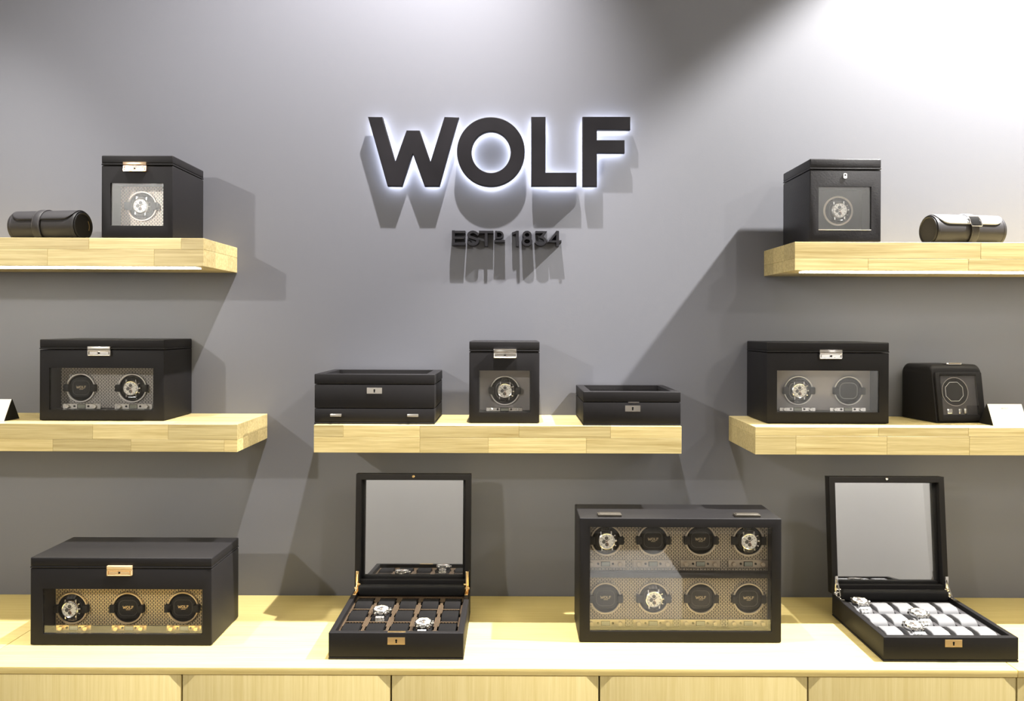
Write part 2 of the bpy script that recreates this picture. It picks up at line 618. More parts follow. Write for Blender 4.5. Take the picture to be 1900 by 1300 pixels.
XL, XR = -1.56, 1.56
shelf('upper left pine shelf carrying a black watch roll and a single winder', XL, -0.687, ZC + 0.1935, ZC + 0.1310, 0.60,
      jx([-170, 165, 336], 450), jx([-90, 88, 286], 480), (XL + 0.03, -0.717), 0)
shelf('upper right pine shelf carrying a single winder and a buckled watch roll', 0.629, XR, ZC + 0.1900, ZC + 0.1270, 0.42,
      jx([1820, 2010], 460), jx([1611, 1797, 2030], 490), (0.6616, XR - 0.03), 0)
shelf('middle left pine shelf carrying a double winder and a white card', XL, -0.6103, ZC - 0.2205, ZC - 0.2820, 0.44,
      jx([-60, 172, 312], 800), jx([-120, 98, 243, 416], 825), (XL + 0.03, -0.65), 0)
shelf('short central pine shelf under the sign, carrying three black cases', -0.4405, 0.3785, ZC - 0.2215, ZC - 0.2825, 0.56,
      jx([637, 779, 963, 1133], 800), jx([779, 906, 1088], 825), (-0.41, 0.35), 0)
shelf('middle right pine shelf carrying a double winder and a slanted winder', 0.5424, XR, ZC - 0.2220, ZC - 0.2835, 0.68,
      jx([1630, 1797, 2000], 800), jx([1477, 1646, 1799, 2040], 825), (0.58, XR - 0.03), 0)
ZSM = ZC - 0.2215

# ------------------------------------------------------------------ the lit sign
SIGN_S = 1 / 3.1667


def sp(pts):
    return [(640 + x * SIGN_S, 180 + y * SIGN_S) for x, y in pts]


LW = sp([(135, 115), (220, 116), (296, 383), (362, 195), (440, 195), (503, 383), (585, 116), (670, 118), (555, 524), (468, 524), (399, 330), (335, 524), (250, 522)])
LO = [circle(640 + 858 * SIGN_S, 180 + 321 * SIGN_S, 200 * SIGN_S, 72, 205 * SIGN_S), circle(640 + 859 * SIGN_S, 180 + 323 * SIGN_S, 115 * SIGN_S, 72, 121 * SIGN_S)]
LL = sp([(1095, 115), (1180, 115), (1180, 443), (1362, 443), (1362, 523), (1095, 523)])
LF = sp([(1397, 115), (1678, 115), (1678, 192), (1482, 192), (1482, 252), (1645, 252), (1645, 328), (1482, 328), (1482, 525), (1397, 525)])
GLYPHS = [[LW], LO, [LL], [LF]]
SYF = 0.0315
Ysign = D - SYF
sign_c = at(926, 282, Ysign)
sign = thing('wall_sign', 'large black backlit capital letters on the grey wall', 'sign', (sign_c.x, 0, sign_c.z))


def inset(lp, d):
    # shrink an outline towards its inside by d (works for both turning directions)
    n = len(lp)
    area2 = sum(lp[i][0] * lp[(i + 1) % n][1] - lp[(i + 1) % n][0] * lp[i][1] for i in range(n))
    s = 1 if area2 > 0 else -1
    out = []
    for i in range(n):
        p0, p1, p2 = Vector(lp[i - 1]), Vector(lp[i]), Vector(lp[(i + 1) % n])
        d1, d2 = (p1 - p0).normalized(), (p2 - p1).normalized()
        n1, n2 = Vector((-d1.y, d1.x)) * s, Vector((-d2.y, d2.x)) * s
        b = (n1 + n2)
        k = max(0.35, 1 + n1.dot(n2))
        out.append(tuple(p1 + b * (d / k)))
    return out


for loops in GLYPHS:
    loc_loops = []
    for lp in loops:
        L = []
        for px, py in lp:
            v = at(px, py, Ysign)
            L.append((v.x - sign_c.x, v.z - sign_c.z))
        loc_loops.append(L)
    bev = 0.0015
    body = [inset(loc_loops[0], bev)] + [inset(l, -bev) for l in loc_loops[1:]]
    me = loops_mesh('letter', body, 0.0085 - bev, bev)
    o = obj('letter', me, M['sign'], sign)
    o.matrix_local = Matrix.Translation((0, -SYF + 0.0085, 0)) @ FRONT
    led = [inset(loc_loops[0], 0.004)] + [inset(l, -0.004) for l in loc_loops[1:]]
    me = loops_mesh('led_panel', led, 0.0005)
    o2 = obj('led_panel', me, M['led_back'], o, loc=(0, 0, -0.0093))
    # stand-offs that hold the letter off the wall
    xs = [p[0] for p in loc_loops[0]]
    zs = [p[1] for p in loc_loops[0]]
    so = bmesh.new()
    if len(loops) == 2:
        pts_ = [(min(xs) + 0.02, 0.0), (max(xs) - 0.02, 0.0)]
    elif loops[0] is LW:
        pts_ = [(min(xs) + 0.028, 0.04), (max(xs) - 0.028, 0.04)]
    else:
        pts_ = [(min(xs) + 0.018, max(zs) - 0.02), (min(xs) + 0.018, min(zs) + 0.02)]
    for (a, b) in pts_:
        add_lathe(so, [(0.003, -0.0005), (0.003, -0.0150)], (a, 0, b), 'Y', 10)
    obj('standoff', so, M['steel'], o).matrix_local = (Matrix.Translation((0, -SYF + 0.0085, 0)) @ FRONT).inverted()

EY = 0.0255
est_c = at(940, 445, D - EY)
est = thing('wall_sign', 'small anthracite raised lettering EST 1834 below the backlit letters', 'sign', (est_c.x, 0, est_c.z))


def stroke(bm, pts, wpx, closed=False, up=0.0):
    """raised chamfered stroke along pixel points (crop frame of the small sign)"""
    P3 = []
    for x, y in pts:
        v = at(820 + x / 7.917, 410 + y / 7.917, D - EY)
        P3.append(Vector((v.x - est_c.x, v.z - est_c.z)))
    wd = 1.06 * wpx / 7.917 * (D - EY) / F
    n = len(P3)
    prof = [(-0.5, 0.0), (-0.5, EY - 0.002), (-0.40, EY), (0.40, EY), (0.5, EY - 0.002), (0.5, 0.0)]
    rings = []
    for i in range(n):
        p = P3[i]
        a = P3[i - 1] if (i > 0 or closed) else None
        b = P3[(i + 1) % n] if (i < n - 1 or closed) else None
        d1 = (p - a).normalized() if a is not None else (b - p).normalized()
        d2 = (b - p).normalized() if b is not None else d1
        n1, n2 = Vector((-d1.y, d1.x)), Vector((-d2.y, d2.x))
        m_ = (n1 + n2)
        m_ = m_ / max(0.5, 1 + n1.dot(n2))
        if a is None:
            p = p - d2 * wd * 0.5
        if b is None:
            p = p + d1 * wd * 0.5
        rings.append([bm.verts.new((p.x + m_.x * wd * u, -h, p.y + m_.y * wd * u)) for u, h in prof])
    k = len(prof)
    for r_ in rings:
        for v_ in r_[1:5]:
            v_.co.y -= up
    for i in range(n if closed else n - 1):
        r, s = rings[i], rings[(i + 1) % n]
        for j in range(k):
            bm.faces.new((r[j], r[(j + 1) % k], s[(j + 1) % k], s[j]))
    if not closed:
        bm.faces.new(rings[0])
        bm.faces.new(rings[-1][::-1])


def arc(cx, cy, rx, ry, a0, a1, n=10):
    return [(cx + rx * math.cos(math.radians(a0 + (a1 - a0) * k / n)), cy + ry * math.sin(math.radians(a0 + (a1 - a0) * k / n))) for k in range(n + 1)]


EST = [
    ('letter', [([(170, 160), (170, 335)], 44, 0), ([(190, 160), (322, 160)], 40, 0), ([(190, 247), (305, 247)], 38, 0), ([(190, 335), (322, 335)], 40, 0)]),
    ('letter', [([(522, 190)] + arc(455, 202, 62, 44, -40, -180, 8) + [(408, 232), (455, 247), (503, 264)] + arc(455, 295, 70, 48, -20, 150, 8), 40, 0)]),
    ('letter', [([(565, 160), (735, 160)], 40, 0), ([(650, 180), (650, 345)], 44, 0)]),
    ('letter', [([(797, 158), (797, 248)], 30, 0), ([(812, 158)] + arc(845, 203, 48, 45, -90, 90, 8) + [(812, 248)], 28, 0), ([(785, 294), (908, 294)], 34, 0)]),
    ('numeral', [([(1052, 178), (1100, 162)], 38, 0), ([(1108, 165), (1108, 345)], 44, 0)]),
    ('numeral', [(arc(1252, 204, 50, 46, 0, 337.5, 15), 36, 1), (arc(1252, 299, 60, 50, 0, 337.5, 15), 38, 1)]),
    ('numeral', [([(1395, 162), (1515, 162), (1462, 232)], 38, 0), (arc(1450, 290, 68, 54, -80, 150, 11), 40, 0)]),
    ('numeral', [([(1685, 170), (1580, 298), (1738, 298)], 36, 0), ([(1700, 165), (1700, 345)], 42, 0)]),
]
for nm, strokes in EST:
    bm = bmesh.new()
    for q_, (pts, wpx, cl) in enumerate(strokes):
        stroke(bm, pts, wpx, bool(cl), 0.00025 * q_)
    obj(nm, bm, M['sign_small'], est)


# ------------------------------------------------------------------ small printed logo (shared meshes)
def logo_mesh(width):
    """the four capitals as flat print, centred, in the xz plane"""
    out = bmesh.new()
    k = width / 489.0
    for loops in GLYPHS:
        me = loops_mesh('print', [[((x - 926) * k, (282 - y) * k) for x, y in lp] for lp in loops], 0.0)
        t = bmesh.new()
        t.from_mesh(me)
        bpy.data.meshes.remove(me)
        merge(out, t, FRONT)
    add_quad(out, -width * 0.18, width * 0.22, -0.185 * width, -0.235 * width)
    return out


def add_quad(bm, x0, x1, z0, z1, y=0.0):
    bm.faces.new([bm.verts.new(p) for p in ((x0, y, z0), (x1, y, z0), (x1, y, z1), (x0, y, z1))])


def mesh_of(name, bm, m):
    me = bpy.data.meshes.new(name)
    bm.to_mesh(me)
    bm.free()
    finish(me, m)
    return me


LOGO = {k: mesh_of('logo_print', logo_mesh(0.0235), M[k]) for k in ('gold_print', 'bronze_print')}


# ------------------------------------------------------------------ wrist watch
def make_watch():
    t = thing('wrist_watch', 'x', 'watch', (0, 0, 0))
    R_ = 0.0185
    bm = bmesh.new()
    add_lathe(bm, [(R_ - 0.003, 0.0055), (R_ - 0.0003, 0.0045), (R_, 0.001), (R_, -0.001), (R_ - 0.001, -0.0025)], seg=36)
    for sz in (1, -1):
        for s in (1, -1):
            add_box(bm, s * 0.0112 - 0.0018, s * 0.0112 + 0.0018, -0.0008, 0.005, sz * 0.0172 - 0.004, sz * 0.0172 + 0.004, 0.0008, 1)
    obj('case', bm, M['watch_steel'], t)
    bm = bmesh.new()
    add_lathe(bm, [(R_ - 0.0004, -0.0022), (R_ - 0.0006, -0.0034), (R_ - 0.0020, -0.0042), (R_ - 0.0034, -0.0036), (R_ - 0.0036, -0.0022)], seg=36, closed=True)
    obj('bezel', bm, M['watch_steel'], t)
    bm = bmesh.new()
    add_lathe(bm, [(R_ - 0.0034, -0.0024), (R_ - 0.0034, -0.0031)], seg=36)
    obj('dial', bm, M['dial'], t)
    for (x, z) in ((0.0, 0.0066), (-0.0062, -0.0010), (0.0, -0.0070)):
        bm = bmesh.new()
        add_lathe(bm, [(0.0040, -0.0030), (0.0040, -0.00335)], (x, 0, z), seg=20)
        obj('subdial', bm, M['subdial'], t)
    bm = bmesh.new()
    for k in range(12):
        a = 2 * PI * k / 12
        tb = box_bm(-0.0005, 0.0005, -0.0034, -0.0030, 0.0118, 0.0142)
        merge(bm, tb, Matrix.Rotation(a, 4, 'Y'))
    obj('hour_markers', bm, M['ink'], t)
    for ang, ln, wd, mm in ((55, 0.0085, 0.0011, 'ink'), (-58, 0.0125, 0.0009, 'ink'), (160, 0.0125, 0.0005, 'hand')):
        bm = bmesh.new()
        tb = box_bm(-wd / 2, wd / 2, -0.0039, -0.0036, -0.002, ln)
        merge(bm, tb, Matrix.Rotation(math.radians(ang), 4, 'Y'))
        obj('hand', bm, M[mm], t)
    bm = bmesh.new()
    add_lathe(bm, [(0.0024, R_ - 0.0004), (0.0029, R_ + 0.0010), (0.0029, R_ + 0.0034), (0.0022, R_ + 0.0040)], (0, 0.001, 0), 'X', 14)
    obj('crown', bm, M['watch_steel'], t)
    for s in (1, -1):
        bm = bmesh.new()
        add_lathe(bm, [(0.0011, -0.001), (0.0011, 0.0022), (0.0019, 0.0024), (0.0019, 0.0042)], (0, 0, 0), 'X', 10)
        tm = Matrix.Rotation(-s * math.radians(30), 4, 'Y') @ Matrix.Translation((R_, 0.001, 0))
        bmesh.ops.transform(bm, matrix=tm, verts=bm.verts)
        obj('pusher', bm, M['watch_steel'], t)
    return t


def add_bracelet(t, hz, yb, rc=0.017, mk='watch_steel'):
    """chain of links running round a loop: from the lugs back to depth yb, half height hz"""
    path = []
    cxs = [(-1, 1), (1, 1)]
    pts = [(min(0.0235, hz - rc + rc * 0.42 - 0.0012), 0.0035)]
    # rounded rectangle in (z, y): corners at z=+-hz, y from 0.006 to yb
    def corner(z, y, a0, a1, n=6):
        for k in range(n + 1):
            a = math.radians(a0 + (a1 - a0) * k / n)
            pts.append((z + rc * math.sin(a), y - rc * math.cos(a)))
    corner(hz - rc, 0.004 + rc, 25, 90)
    corner(hz - rc, yb - rc, 90, 180)
    corner(-hz + rc, yb - rc, 180, 270)
    corner(-hz + rc, 0.004 + rc, 270, 335)
    pts.append((-pts[0][0], 0.0035))
    # resample evenly
    V = [Vector(p) for p in pts]
    L = [0]
    for a, b in zip(V[:-1], V[1:]):
        L.append(L[-1] + (b - a).length)
    n = max(12, int(L[-1] / 0.0068))
    bm = bmesh.new()
    for k in range(n):
        s = L[-1] * (k + 0.5) / n
        i = max(j for j in range(len(L)) if L[j] <= s)
        i = min(i, len(V) - 2)
        f = (s - L[i]) / (L[i + 1] - L[i])
        p = V[i].lerp(V[i + 1], f)
        d = (V[i + 1] - V[i]).normalized()
        ln = L[-1] / n * 0.90 / 2
        rot = Matrix.Rotation(math.atan2(-d.y, d.x) * -1 - PI / 2 + PI, 4, 'X')
        # link frame: local z along d, local y outwards
        dz, dy = d.x, d.y
        mtx = Matrix(((1, 0, 0, 0), (0, dz, dy, p.y), (0, -dy, dz, p.x), (0, 0, 0, 1)))
        for (xa, xb, e) in ((-0.0094, -0.0040, 0.0), (-0.0037, 0.0037, 0.0003), (0.0040, 0.0094, 0.0)):
            tb = box_bm(xa, xb, -0.0013 - e, 0.0013 + e, -ln, ln, 0.0005, 1)
            merge(bm, tb, mtx)
    o = obj('bracelet', bm, M[mk], t)
    return o


W0 = make_watch()
add_bracelet(W0, 0.0268, 0.0395, 0.009, mk='shaded_band')              # loop for the winder cuffs
W1 = make_watch()
add_bracelet(W1, 0.0318, 0.0405, 0.0125)      # loop for the flat pillows
W_used = {0: False, 1: False}


def place_watch(kind, mtx, label, group):
    src = (W0, W1)[kind]
    if not W_used[kind]:
        W_used[kind] = True
        o = src
    else:
        o = dup(src)
    o.matrix_world = mtx
    tag(o, label, 'watch', group)
    return o


# ------------------------------------------------------------------ winders
RING_R = 0.0345


def cuff_mesh(m):
    me = loops_mesh('cuff', [rrect(-0.0225, 0.0225, -0.0205, 0.0205, 0.012)], 0.0105, 0.0035, 3)
    b = bmesh.new()
    b.from_mesh(me)
    bpy.data.meshes.remove(me)
    bmesh.ops.transform(b, matrix=Matrix.Translation((0, 0.014, 0)) @ FRONT, verts=b.verts)
    return mesh_of('cuff', b, m)


def stitch_mesh(m):
    b = bmesh.new()
    add_tube(b, [(x, -0.0002, z) for x, z in rrect(-0.0195, 0.0195, -0.0165, 0.0165, 0.0105)], 0.00035, 5, True)
    return mesh_of('stitching', b, m)


def piping_mesh(m):
    b = bmesh.new()
    add_tube(b, [(x, -0.0003, z) for x, z in rrect(-0.0205, 0.0205, -0.0185, 0.0185, 0.0125)], 0.0009, 6, True)
    return mesh_of('piping', b, m)


def drum_mesh():
    b = bmesh.new()
    r = RING_R - 0.0035
    add_lathe(b, [(r + 0.0012, -0.001), (r + 0.0012, 0.043), (0.0001, 0.043), (0.0001, 0.041), (r, 0.041), (r, -0.001)], seg=40, closed=True)
    return mesh_of('drum', b, M['lining'])


def ring_mesh(m, wd=0.0038, name='trim_ring'):
    b = bmesh.new()
    a = RING_R
    add_lathe(b, [(a - wd, -0.0012), (a - wd, -0.0035), (a - wd + 0.0007, -0.0045), (a - 0.0007, -0.0045), (a, -0.0035), (a, -0.0012)], seg=56, closed=True)
    return mesh_of(name, b, m)


def clip_mesh(s):
    b = bmesh.new()
    a = RING_R
    add_box(b, min(s * (a - 0.0095), s * (a + 0.0030)), max(s * (a - 0.0095), s * (a + 0.0030)), -0.0115, 0.002, -0.0085, 0.0085, 0.0025, 2)
    return mesh_of('clip', b, M['lining'])


def toothed_ring_mesh(m):
    b = bmesh.new()
    for k in range(90):
        a = 2 * PI * k / 90
        tb = box_bm(RING_R - 0.0045, RING_R - 0.0005, -0.0035, -0.0010, -0.0006, 0.0006)
        merge(b, tb, Matrix.Rotation(a, 4, 'Y'))
    return mesh_of('toothed_ring', b, m)


CUFF = {'leather': cuff_mesh(M['lining'])}
STITCH = stitch_mesh(M['stitch'])
PIPING = piping_mesh(plain('grey_piping', (0.24, 0.23, 0.22), 0.5, 0, 0.4))
DRUM = drum_mesh()
RINGS = {k: ring_mesh(M['ring_' + k]) for k in ('gold', 'rose', 'steel', 'gunmetal')}
RINGS['chrome'] = ring_mesh(M['ring_chrome'], 0.0028)
RINGS['tooth'] = toothed_ring_mesh(M['gunmetal'])
CLIPS = (clip_mesh(-1), clip_mesh(1))
DISPLAY = mesh_of('display', box_bm(-0.0085, 0.0085, -0.0008, 0.0004, -0.0042, 0.0042), M['display'])
DISPLAY_F = mesh_of('display_frame', box_bm(-0.0098, 0.0098, -0.0003, 0.0008, -0.0052, 0.0052), M['dark'])


def knob_mesh(m):
    b = bmesh.new()
    add_lathe(b, [(0.0052, 0.0), (0.0050, -0.006), (0.0042, -0.0068)], seg=20)
    add_box(b, -0.0004, 0.0004, -0.0073, -0.0060, 0.0, 0.0042)
    return mesh_of('knob', b, m)


def button_mesh():
    b = bmesh.new()
    add_lathe(b, [(0.0024, 0.0), (0.0022, -0.0018)], seg=14)
    return mesh_of('button', b, M['lining'])


BUTTON = button_mesh()
KNOBS = {}
PLATES = {}


def control(parent, x, y, z, mk, w_=0.087, h_=0.0172, name='control_panel'):
    if mk not in KNOBS:
        KNOBS[mk] = knob_mesh(M[mk])
    pm = (mk, w_, h_)
    if pm not in PLATES:
        PLATES[pm] = mesh_of('control_panel', box_bm(-w_ / 2, w_ / 2, -0.0015, 0.0015, -h_ / 2, h_ / 2, 0.0008, 1), M[mk])
    p = obj(name, PLATES[pm], M[mk], parent, loc=(x, y, z))
    for s in (-1, 1):
        obj('knob', KNOBS[mk], None, p, loc=(s * w_ * 0.36, -0.0015, 0)).scale = (min(1, h_ / 0.0130),) * 3
        obj('button', BUTTON, None, p, loc=(s * w_ * 0.185, -0.0015, 0.0005))
    dz_ = min(1, h_ / 0.0130)
    obj('display_frame', DISPLAY_F, None, p, loc=(0, -0.0018, 0)).scale = (1, 1, dz_)
    obj('display', DISPLAY, None, p, loc=(0.0004, -0.0016, 0)).scale = (1, 1, dz_)
    return p


def module(parent, x, y, z, ring, logo, watch):
    d = obj('drum', DRUM, None, parent, loc=(x, y, z))
    obj('trim_ring', RINGS[ring], None, d)
    if ring != 'tooth':
        for c in CLIPS:
            obj('clip', c, None, d)
    obj('cuff', CUFF['leather'], None, d, loc=(0, -0.001, 0))
    if ring == 'chrome':
        obj('piping', PIPING, None, d, loc=(0, -0.0012, 0))
    else:
        obj('stitching', STITCH, None, d, loc=(0, -0.0012, 0))
    if logo and not watch:
        obj('logo_print', LOGO[logo], None, d, loc=(0.0, -0.0014, 0.0015))
    return d


def clasp(parent, x, y, z, mk, w_=0.052, h_=0.021, key=True):
    """snap clasp: hook plate on the lid, framed lock plate with an inset bar on the body; z = seam height"""
    up, dn = h_ * 0.34, h_ * 0.66
    c = obj('clasp', box_bm(x - w_ / 2, x + w_ / 2, y - 0.0065, y + 0.0002, z - 0.0005, z + up, 0.0009), M[mk], parent)
    bm = bmesh.new()
    fw = 0.0022
    add_box(bm, x - w_ / 2, x + w_ / 2, y - 0.003, y + 0.0002, z - dn, z - 0.0012, 0.0008)
    for a in (( -w_ / 2, w_ / 2, -dn, -dn + fw), (-w_ / 2, w_ / 2, -0.0012 - fw, -0.0012), (-w_ / 2, -w_ / 2 + fw, -dn, -0.0012), (w_ / 2 - fw, w_ / 2, -dn, -0.0012)):
        add_box(bm, x + a[0], x + a[1], y - 0.0062, y - 0.0025, z + a[2], z + a[3], 0.0006, 1)
    obj('lock_plate', bm, M[mk], c)
    bm = bmesh.new()
    for s in (-1, 1):
        xa, xb = sorted((x + s * 0.0022, x + s * (w_ / 2 - fw - 0.0016)))
        add_box(bm, xa, xb, y - 0.0055, y - 0.0028, z - dn + fw + 0.0012, z - 0.0012 - fw - 0.0010, 0.0006, 1)
    obj('lock_bar', bm, M[mk], c)
    bm = bmesh.new()
    add_lathe(bm, [(0.0016, -0.0060), (0.0016, -0.0028)], (x, y, z - dn / 2 - 0.0006), 'Y', 12)
    obj('keyhole', bm, M['dark'], c)
    return c


def panel_mesh(x0, x1, z0, z1, holes, m):
    loops = [rect(x0, x1, z0, z1)] + [circle(hx, hz, RING_R - 0.003, 40) for hx, hz in holes]
    me = loops_mesh('back_panel', loops, 0.0008)
    b = bmesh.new()
    b.from_mesh(me)
    bpy.data.meshes.remove(me)
    bmesh.ops.transform(b, matrix=FRONT, verts=b.verts)
    return b


def winder(label, x0, x1, Yf, depth, zb, zt, lid_h, win, mods, panel, ring, ctrl, clasp_px, metal, logo=None, leather='leather',
           recess=0.050, name='watch_winder', extra=(0.006, 0.0, 0.004, 0.004)):
    """all x/z absolute; win = (x0,x1,z0,z1); mods = [(px,py,watch_label or None)] on the panel plane"""
    cx = (x0 + x1) / 2
    yf = Yf - D
    t = thing(name, label, 'watch winder', (cx, yf + depth / 2, zb))
    hw, hd = (x1 - x0) / 2, depth / 2
    H = zt - zb
    seam = H - lid_h
    wx0, wx1, wz0, wz1 = win[0] - cx, win[1] - cx, win[2] - zb, win[3] - zb
    cav = recess + 0.048
    # body: front wall with an opening and a wider cavity behind it
    bm = bmesh.new()
    add_pocket(bm, -hw, hw, -hd, hd, 0.0012, seam - 0.0005, wx0, wx1, wz0, wz1, cav, 0.0022)
    body = obj('body', bm, M[leather], t)
    b2 = bmesh.new()
    add_box(b2, -hw + 0.004, hw - 0.004, -hd + 0.004, hd - 0.004, 0.0, 0.003)
    obj('base_pad', b2, M['lining'], t)
    if lid_h > 0:
        bm = bmesh.new()
        add_box(bm, -hw, hw, -hd - 0.0004, hd, seam + 0.0045, H, 0.0025, 3)
        add_box(bm, -hw - 0.0002, hw + 0.0002, -hd - 0.0007, hd, seam + 0.0006, seam + 0.0040, 0.0010, 2)
        add_box(bm, -hw + 0.001, hw - 0.001, -hd + 0.0006, hd - 0.001, seam + 0.0020, seam + 0.0065)
        obj('lid', bm, M[leather], t)
    # panel
    Yp = Yf + recess
    yp = -hd + recess
    holes = []
    for m_ in mods:
        v = at(m_[0], m_[1], Yp)
        holes.append((v.x - cx, v.z - zb))
    e = 0.0004
    obj('back_panel', panel_mesh(wx0 + e, wx1 - e, wz0 + e, wz1 - e, [h for h in holes], M[panel]), M[panel], t, loc=(0, yp, 0))
    for (hx, hz), m_ in zip(holes, mods):
        module(t, hx, yp - 0.0006, hz, ring, logo, m_[2])
        if m_[2]:
            mt = Matrix.Translation((cx + hx, yf + hd + yp - 0.0006 - 0.0085, zb + hz)) @ Matrix.Rotation(math.radians(random.uniform(-5, 5)), 4, 'Y')
            place_watch(0, mt, m_[2], 'steel chronographs in the winders')
    if ctrl:
        for (px, py, off, w_, h_) in ctrl[1]:
            # off: distance of the plate behind the front face (None: on the panel)
            yy = yp - 0.0025 if off is None else -hd + off
            v = at(px, py, Yf + yy + hd)
            zc_ = v.z - zb
            if off is not None:
                zc_ = max(zc_, wz0 + h_ / 2 + 0.0004)
            control(t, v.x - cx, yy, zc_, ctrl[0], w_, h_)
    obj('window_glass', box_bm(wx0 + 0.0003, wx1 - 0.0003, -hd + 0.0030, -hd + 0.0045, wz0 + 0.0003, wz1 - 0.0003), M['pane'], t)
    if clasp_px:
        c0, c1 = clasp_px
        v = at((c0 + c1) / 2, 700, Yf)
        clasp(t, v.x - cx, -hd - 0.0006, seam, metal)
    return t


# placement values measured on the photograph (depths already fitted to the counter and shelf tops)
def win_px(a, b, c, d, Yf):
    p, q = at(a, c, Yf), at(b, d, Yf)
    return (p.x, q.x, q.z, p.z)


# triple, gold
Yt = 1.7273
winder('black leather triple winder with gold slotted panel, on the counter', -1.0105, -0.6287, Yt, 0.169, ZT, ZC - 0.489, 0.0227,
       win_px(79.5, 375, 1092, 1176.5, Yt), [(135, 1127, 'steel chronograph in the left drum of the gold panelled triple winder'), (238.4, 1127, None), (340.6, 1126, None)],
       'slot_gold', 'gold', ('gold', [(137, 1168, 0.018, 0.074, 0.0125), (240, 1168, 0.018, 0.074, 0.0125), (342, 1168, 0.018, 0.074, 0.0125)]), (202, 248), 'clasp_gold', 'gold_print')
# mid left double, steel pattern
Yt = 1.887
winder('black leather double winder with silver slotted panel on the middle left shelf', -1.0845, -0.798, Yt, 0.163, ZC - 0.2205, ZC - 0.0335, 0.0235,
       win_px(91.5, 284.3, 682, 760.6, Yt), [(151.4, 719, None), (246.8, 719.5, 'steel chronograph in the right drum of the silver panelled double winder')],
       'slot_steel', 'steel', ('steel', [(152, 757, 0.016, 0.087, 0.0125), (248, 757, 0.016, 0.087, 0.0125)]), (165, 206.5), 'steel', 'bronze_print')
# mid right double, plain grey
Yt = 1.8908
winder('black leather double winder with plain grey panel and chrome rings on the middle right shelf', 0.5865, 0.868, Yt, 0.161, ZC - 0.2220, ZC - 0.0345, 0.0240,
       win_px(1442, 1631.4, 687, 765, Yt), [(1480.7, 724, 'steel chronograph in the left drum of the grey panelled double winder'), (1573.8, 724.6, None)],
       'grey_panel', 'chrome', ('chrome', [(1479.5, 760, 0.016, 0.084, 0.0095), (1573, 760, 0.016, 0.084, 0.0095)]), (1519, 1561), 'chrome')
# centre single
Yt = 1.875
winder('black leather single winder with chrome ring on the central shelf', -0.0972, 0.0632, Yt, 0.150, ZSM, ZC - 0.0345, 0.0240,
       win_px(889, 984, 687, 765, Yt), [(936.9, 724, 'steel chronograph in the winder on the central shelf')],
       'grey_panel', 'chrome', ('chrome', [(936, 760, 0.016, 0.084, 0.0095)]), (916, 958), 'chrome')
# top left single
Yt = 1.8335
winder('black leather single winder with rose gold clasp on the upper left shelf', -0.9170, -0.7573, Yt, 0.1815, ZC + 0.1935, ZC + 0.3780, 0.0225,
       win_px(205, 303, 339, 418.6, Yt), [(265, 383, 'steel chronograph in the winder on the upper left shelf')],
       'slot_rose', 'rose', None, (229.7, 272), 'rose', 'gold_print')
# top right single
Yt = 1.8335
tr = winder('black embossed leather single winder with small keyhole on the upper right shelf', 0.6635, 0.8225, Yt, 0.1815, ZC + 0.1900, ZC + 0.3760, 0.0245,
            win_px(1519, 1616.6, 346, 426, Yt), [(1554.3, 391.5, 'steel chronograph in the winder on the upper right shelf')],
            'lining', 'tooth', None, None, 'chrome', None, 'croc')
# its escutcheon
bm = bmesh.new()
v = at(1568, 326, Yt)
kx, kz = v.x - tr.location.x, v.z - tr.location.z
me = loops_mesh('lock_plate', [rrect(-0.0042, 0.0042, -0.0065, 0.0055, 0.003)] + [circle(0, 0.0012, 0.0021, 12)], 0.0008)
o = obj('lock_plate', me, M['chrome'], tr)
o.matrix_local = Matrix.Translation((kx, -0.09075 - 0.001, kz)) @ FRONT
# a thin bright metal edge at the foot of its window
v0 = win_px(1519, 1616.6, 346, 426, Yt)
obj('window_trim', box_bm(v0[0] - tr.location.x, v0[1] - tr.location.x, -0.0913, -0.088, v0[2] - tr.location.z - 0.0012, v0[2] - tr.location.z + 0.0003, 0.0004, 1), M['chrome'], tr)

# eight watch winder
Yt = 1.7535
w8 = [(1124.7, 1001, 'steel chronograph in the top left drum of the eight watch winder'), (1211.6, 1000.7, None), (1299.5, 1000.7, None),
      (1388, 1001.5, 'steel chronograph in the top right drum of the eight watch winder'),
      (1123.5, 1108.5, None), (1212, 1108.5, 'steel chronograph in the lower row of the eight watch winder'), (1300, 1108.8, None), (1388.5, 1109.5, None)]
t8 = winder('large black leather eight watch winder with bronze slotted panel on the counter', 0.146, 0.577, Yt, 0.139, ZT, ZC - 0.408, 0.0,
            win_px(1095.4, 1432, 977.5, 1172, Yt), w8, 'slot_bronze', 'gunmetal',
            ('gunmetal', [(x_, y_, None, 0.087, 0.0172) for y_ in (1045.5, 1155.5) for x_ in (1123.5, 1211.5, 1299.5, 1388)]),
            None, 'gunmetal', 'bronze_print', recess=0.031)
lx = t8.location.x
zd = at(1260, 1066.5, Yt + 0.015).z - ZT
obj('divider_shelf', box_bm(v0[0] * 0 + win_px(1095.4, 1432, 977.5, 1172, Yt)[0] - lx + 0.0006, win_px(1095.4, 1432, 977.5, 1172, Yt)[1] - lx - 0.0006, -0.0695 + 0.012, -0.0695 + 0.0300, zd - 0.006, zd + 0.006, 0.001), M['leather'], t8)
for a, b in ((1110, 1154), (1365, 1412)):
    p, q = at(a, 954, 1.765).x - lx, at(b, 954, 1.765).x - lx
    zt8 = ZC - 0.408 - ZT
    bm = bmesh.new()
    add_box(bm, p, q, -0.058, -0.036, zt8 - 0.0005, zt8 + 0.0045, 0.001)
    add_box(bm, p + 0.003, q - 0.003, -0.055, -0.039, zt8 + 0.004, zt8 + 0.0055, 0.0006, 1)
    obj('top_latch', bm, M['dark_bronze'], t8)

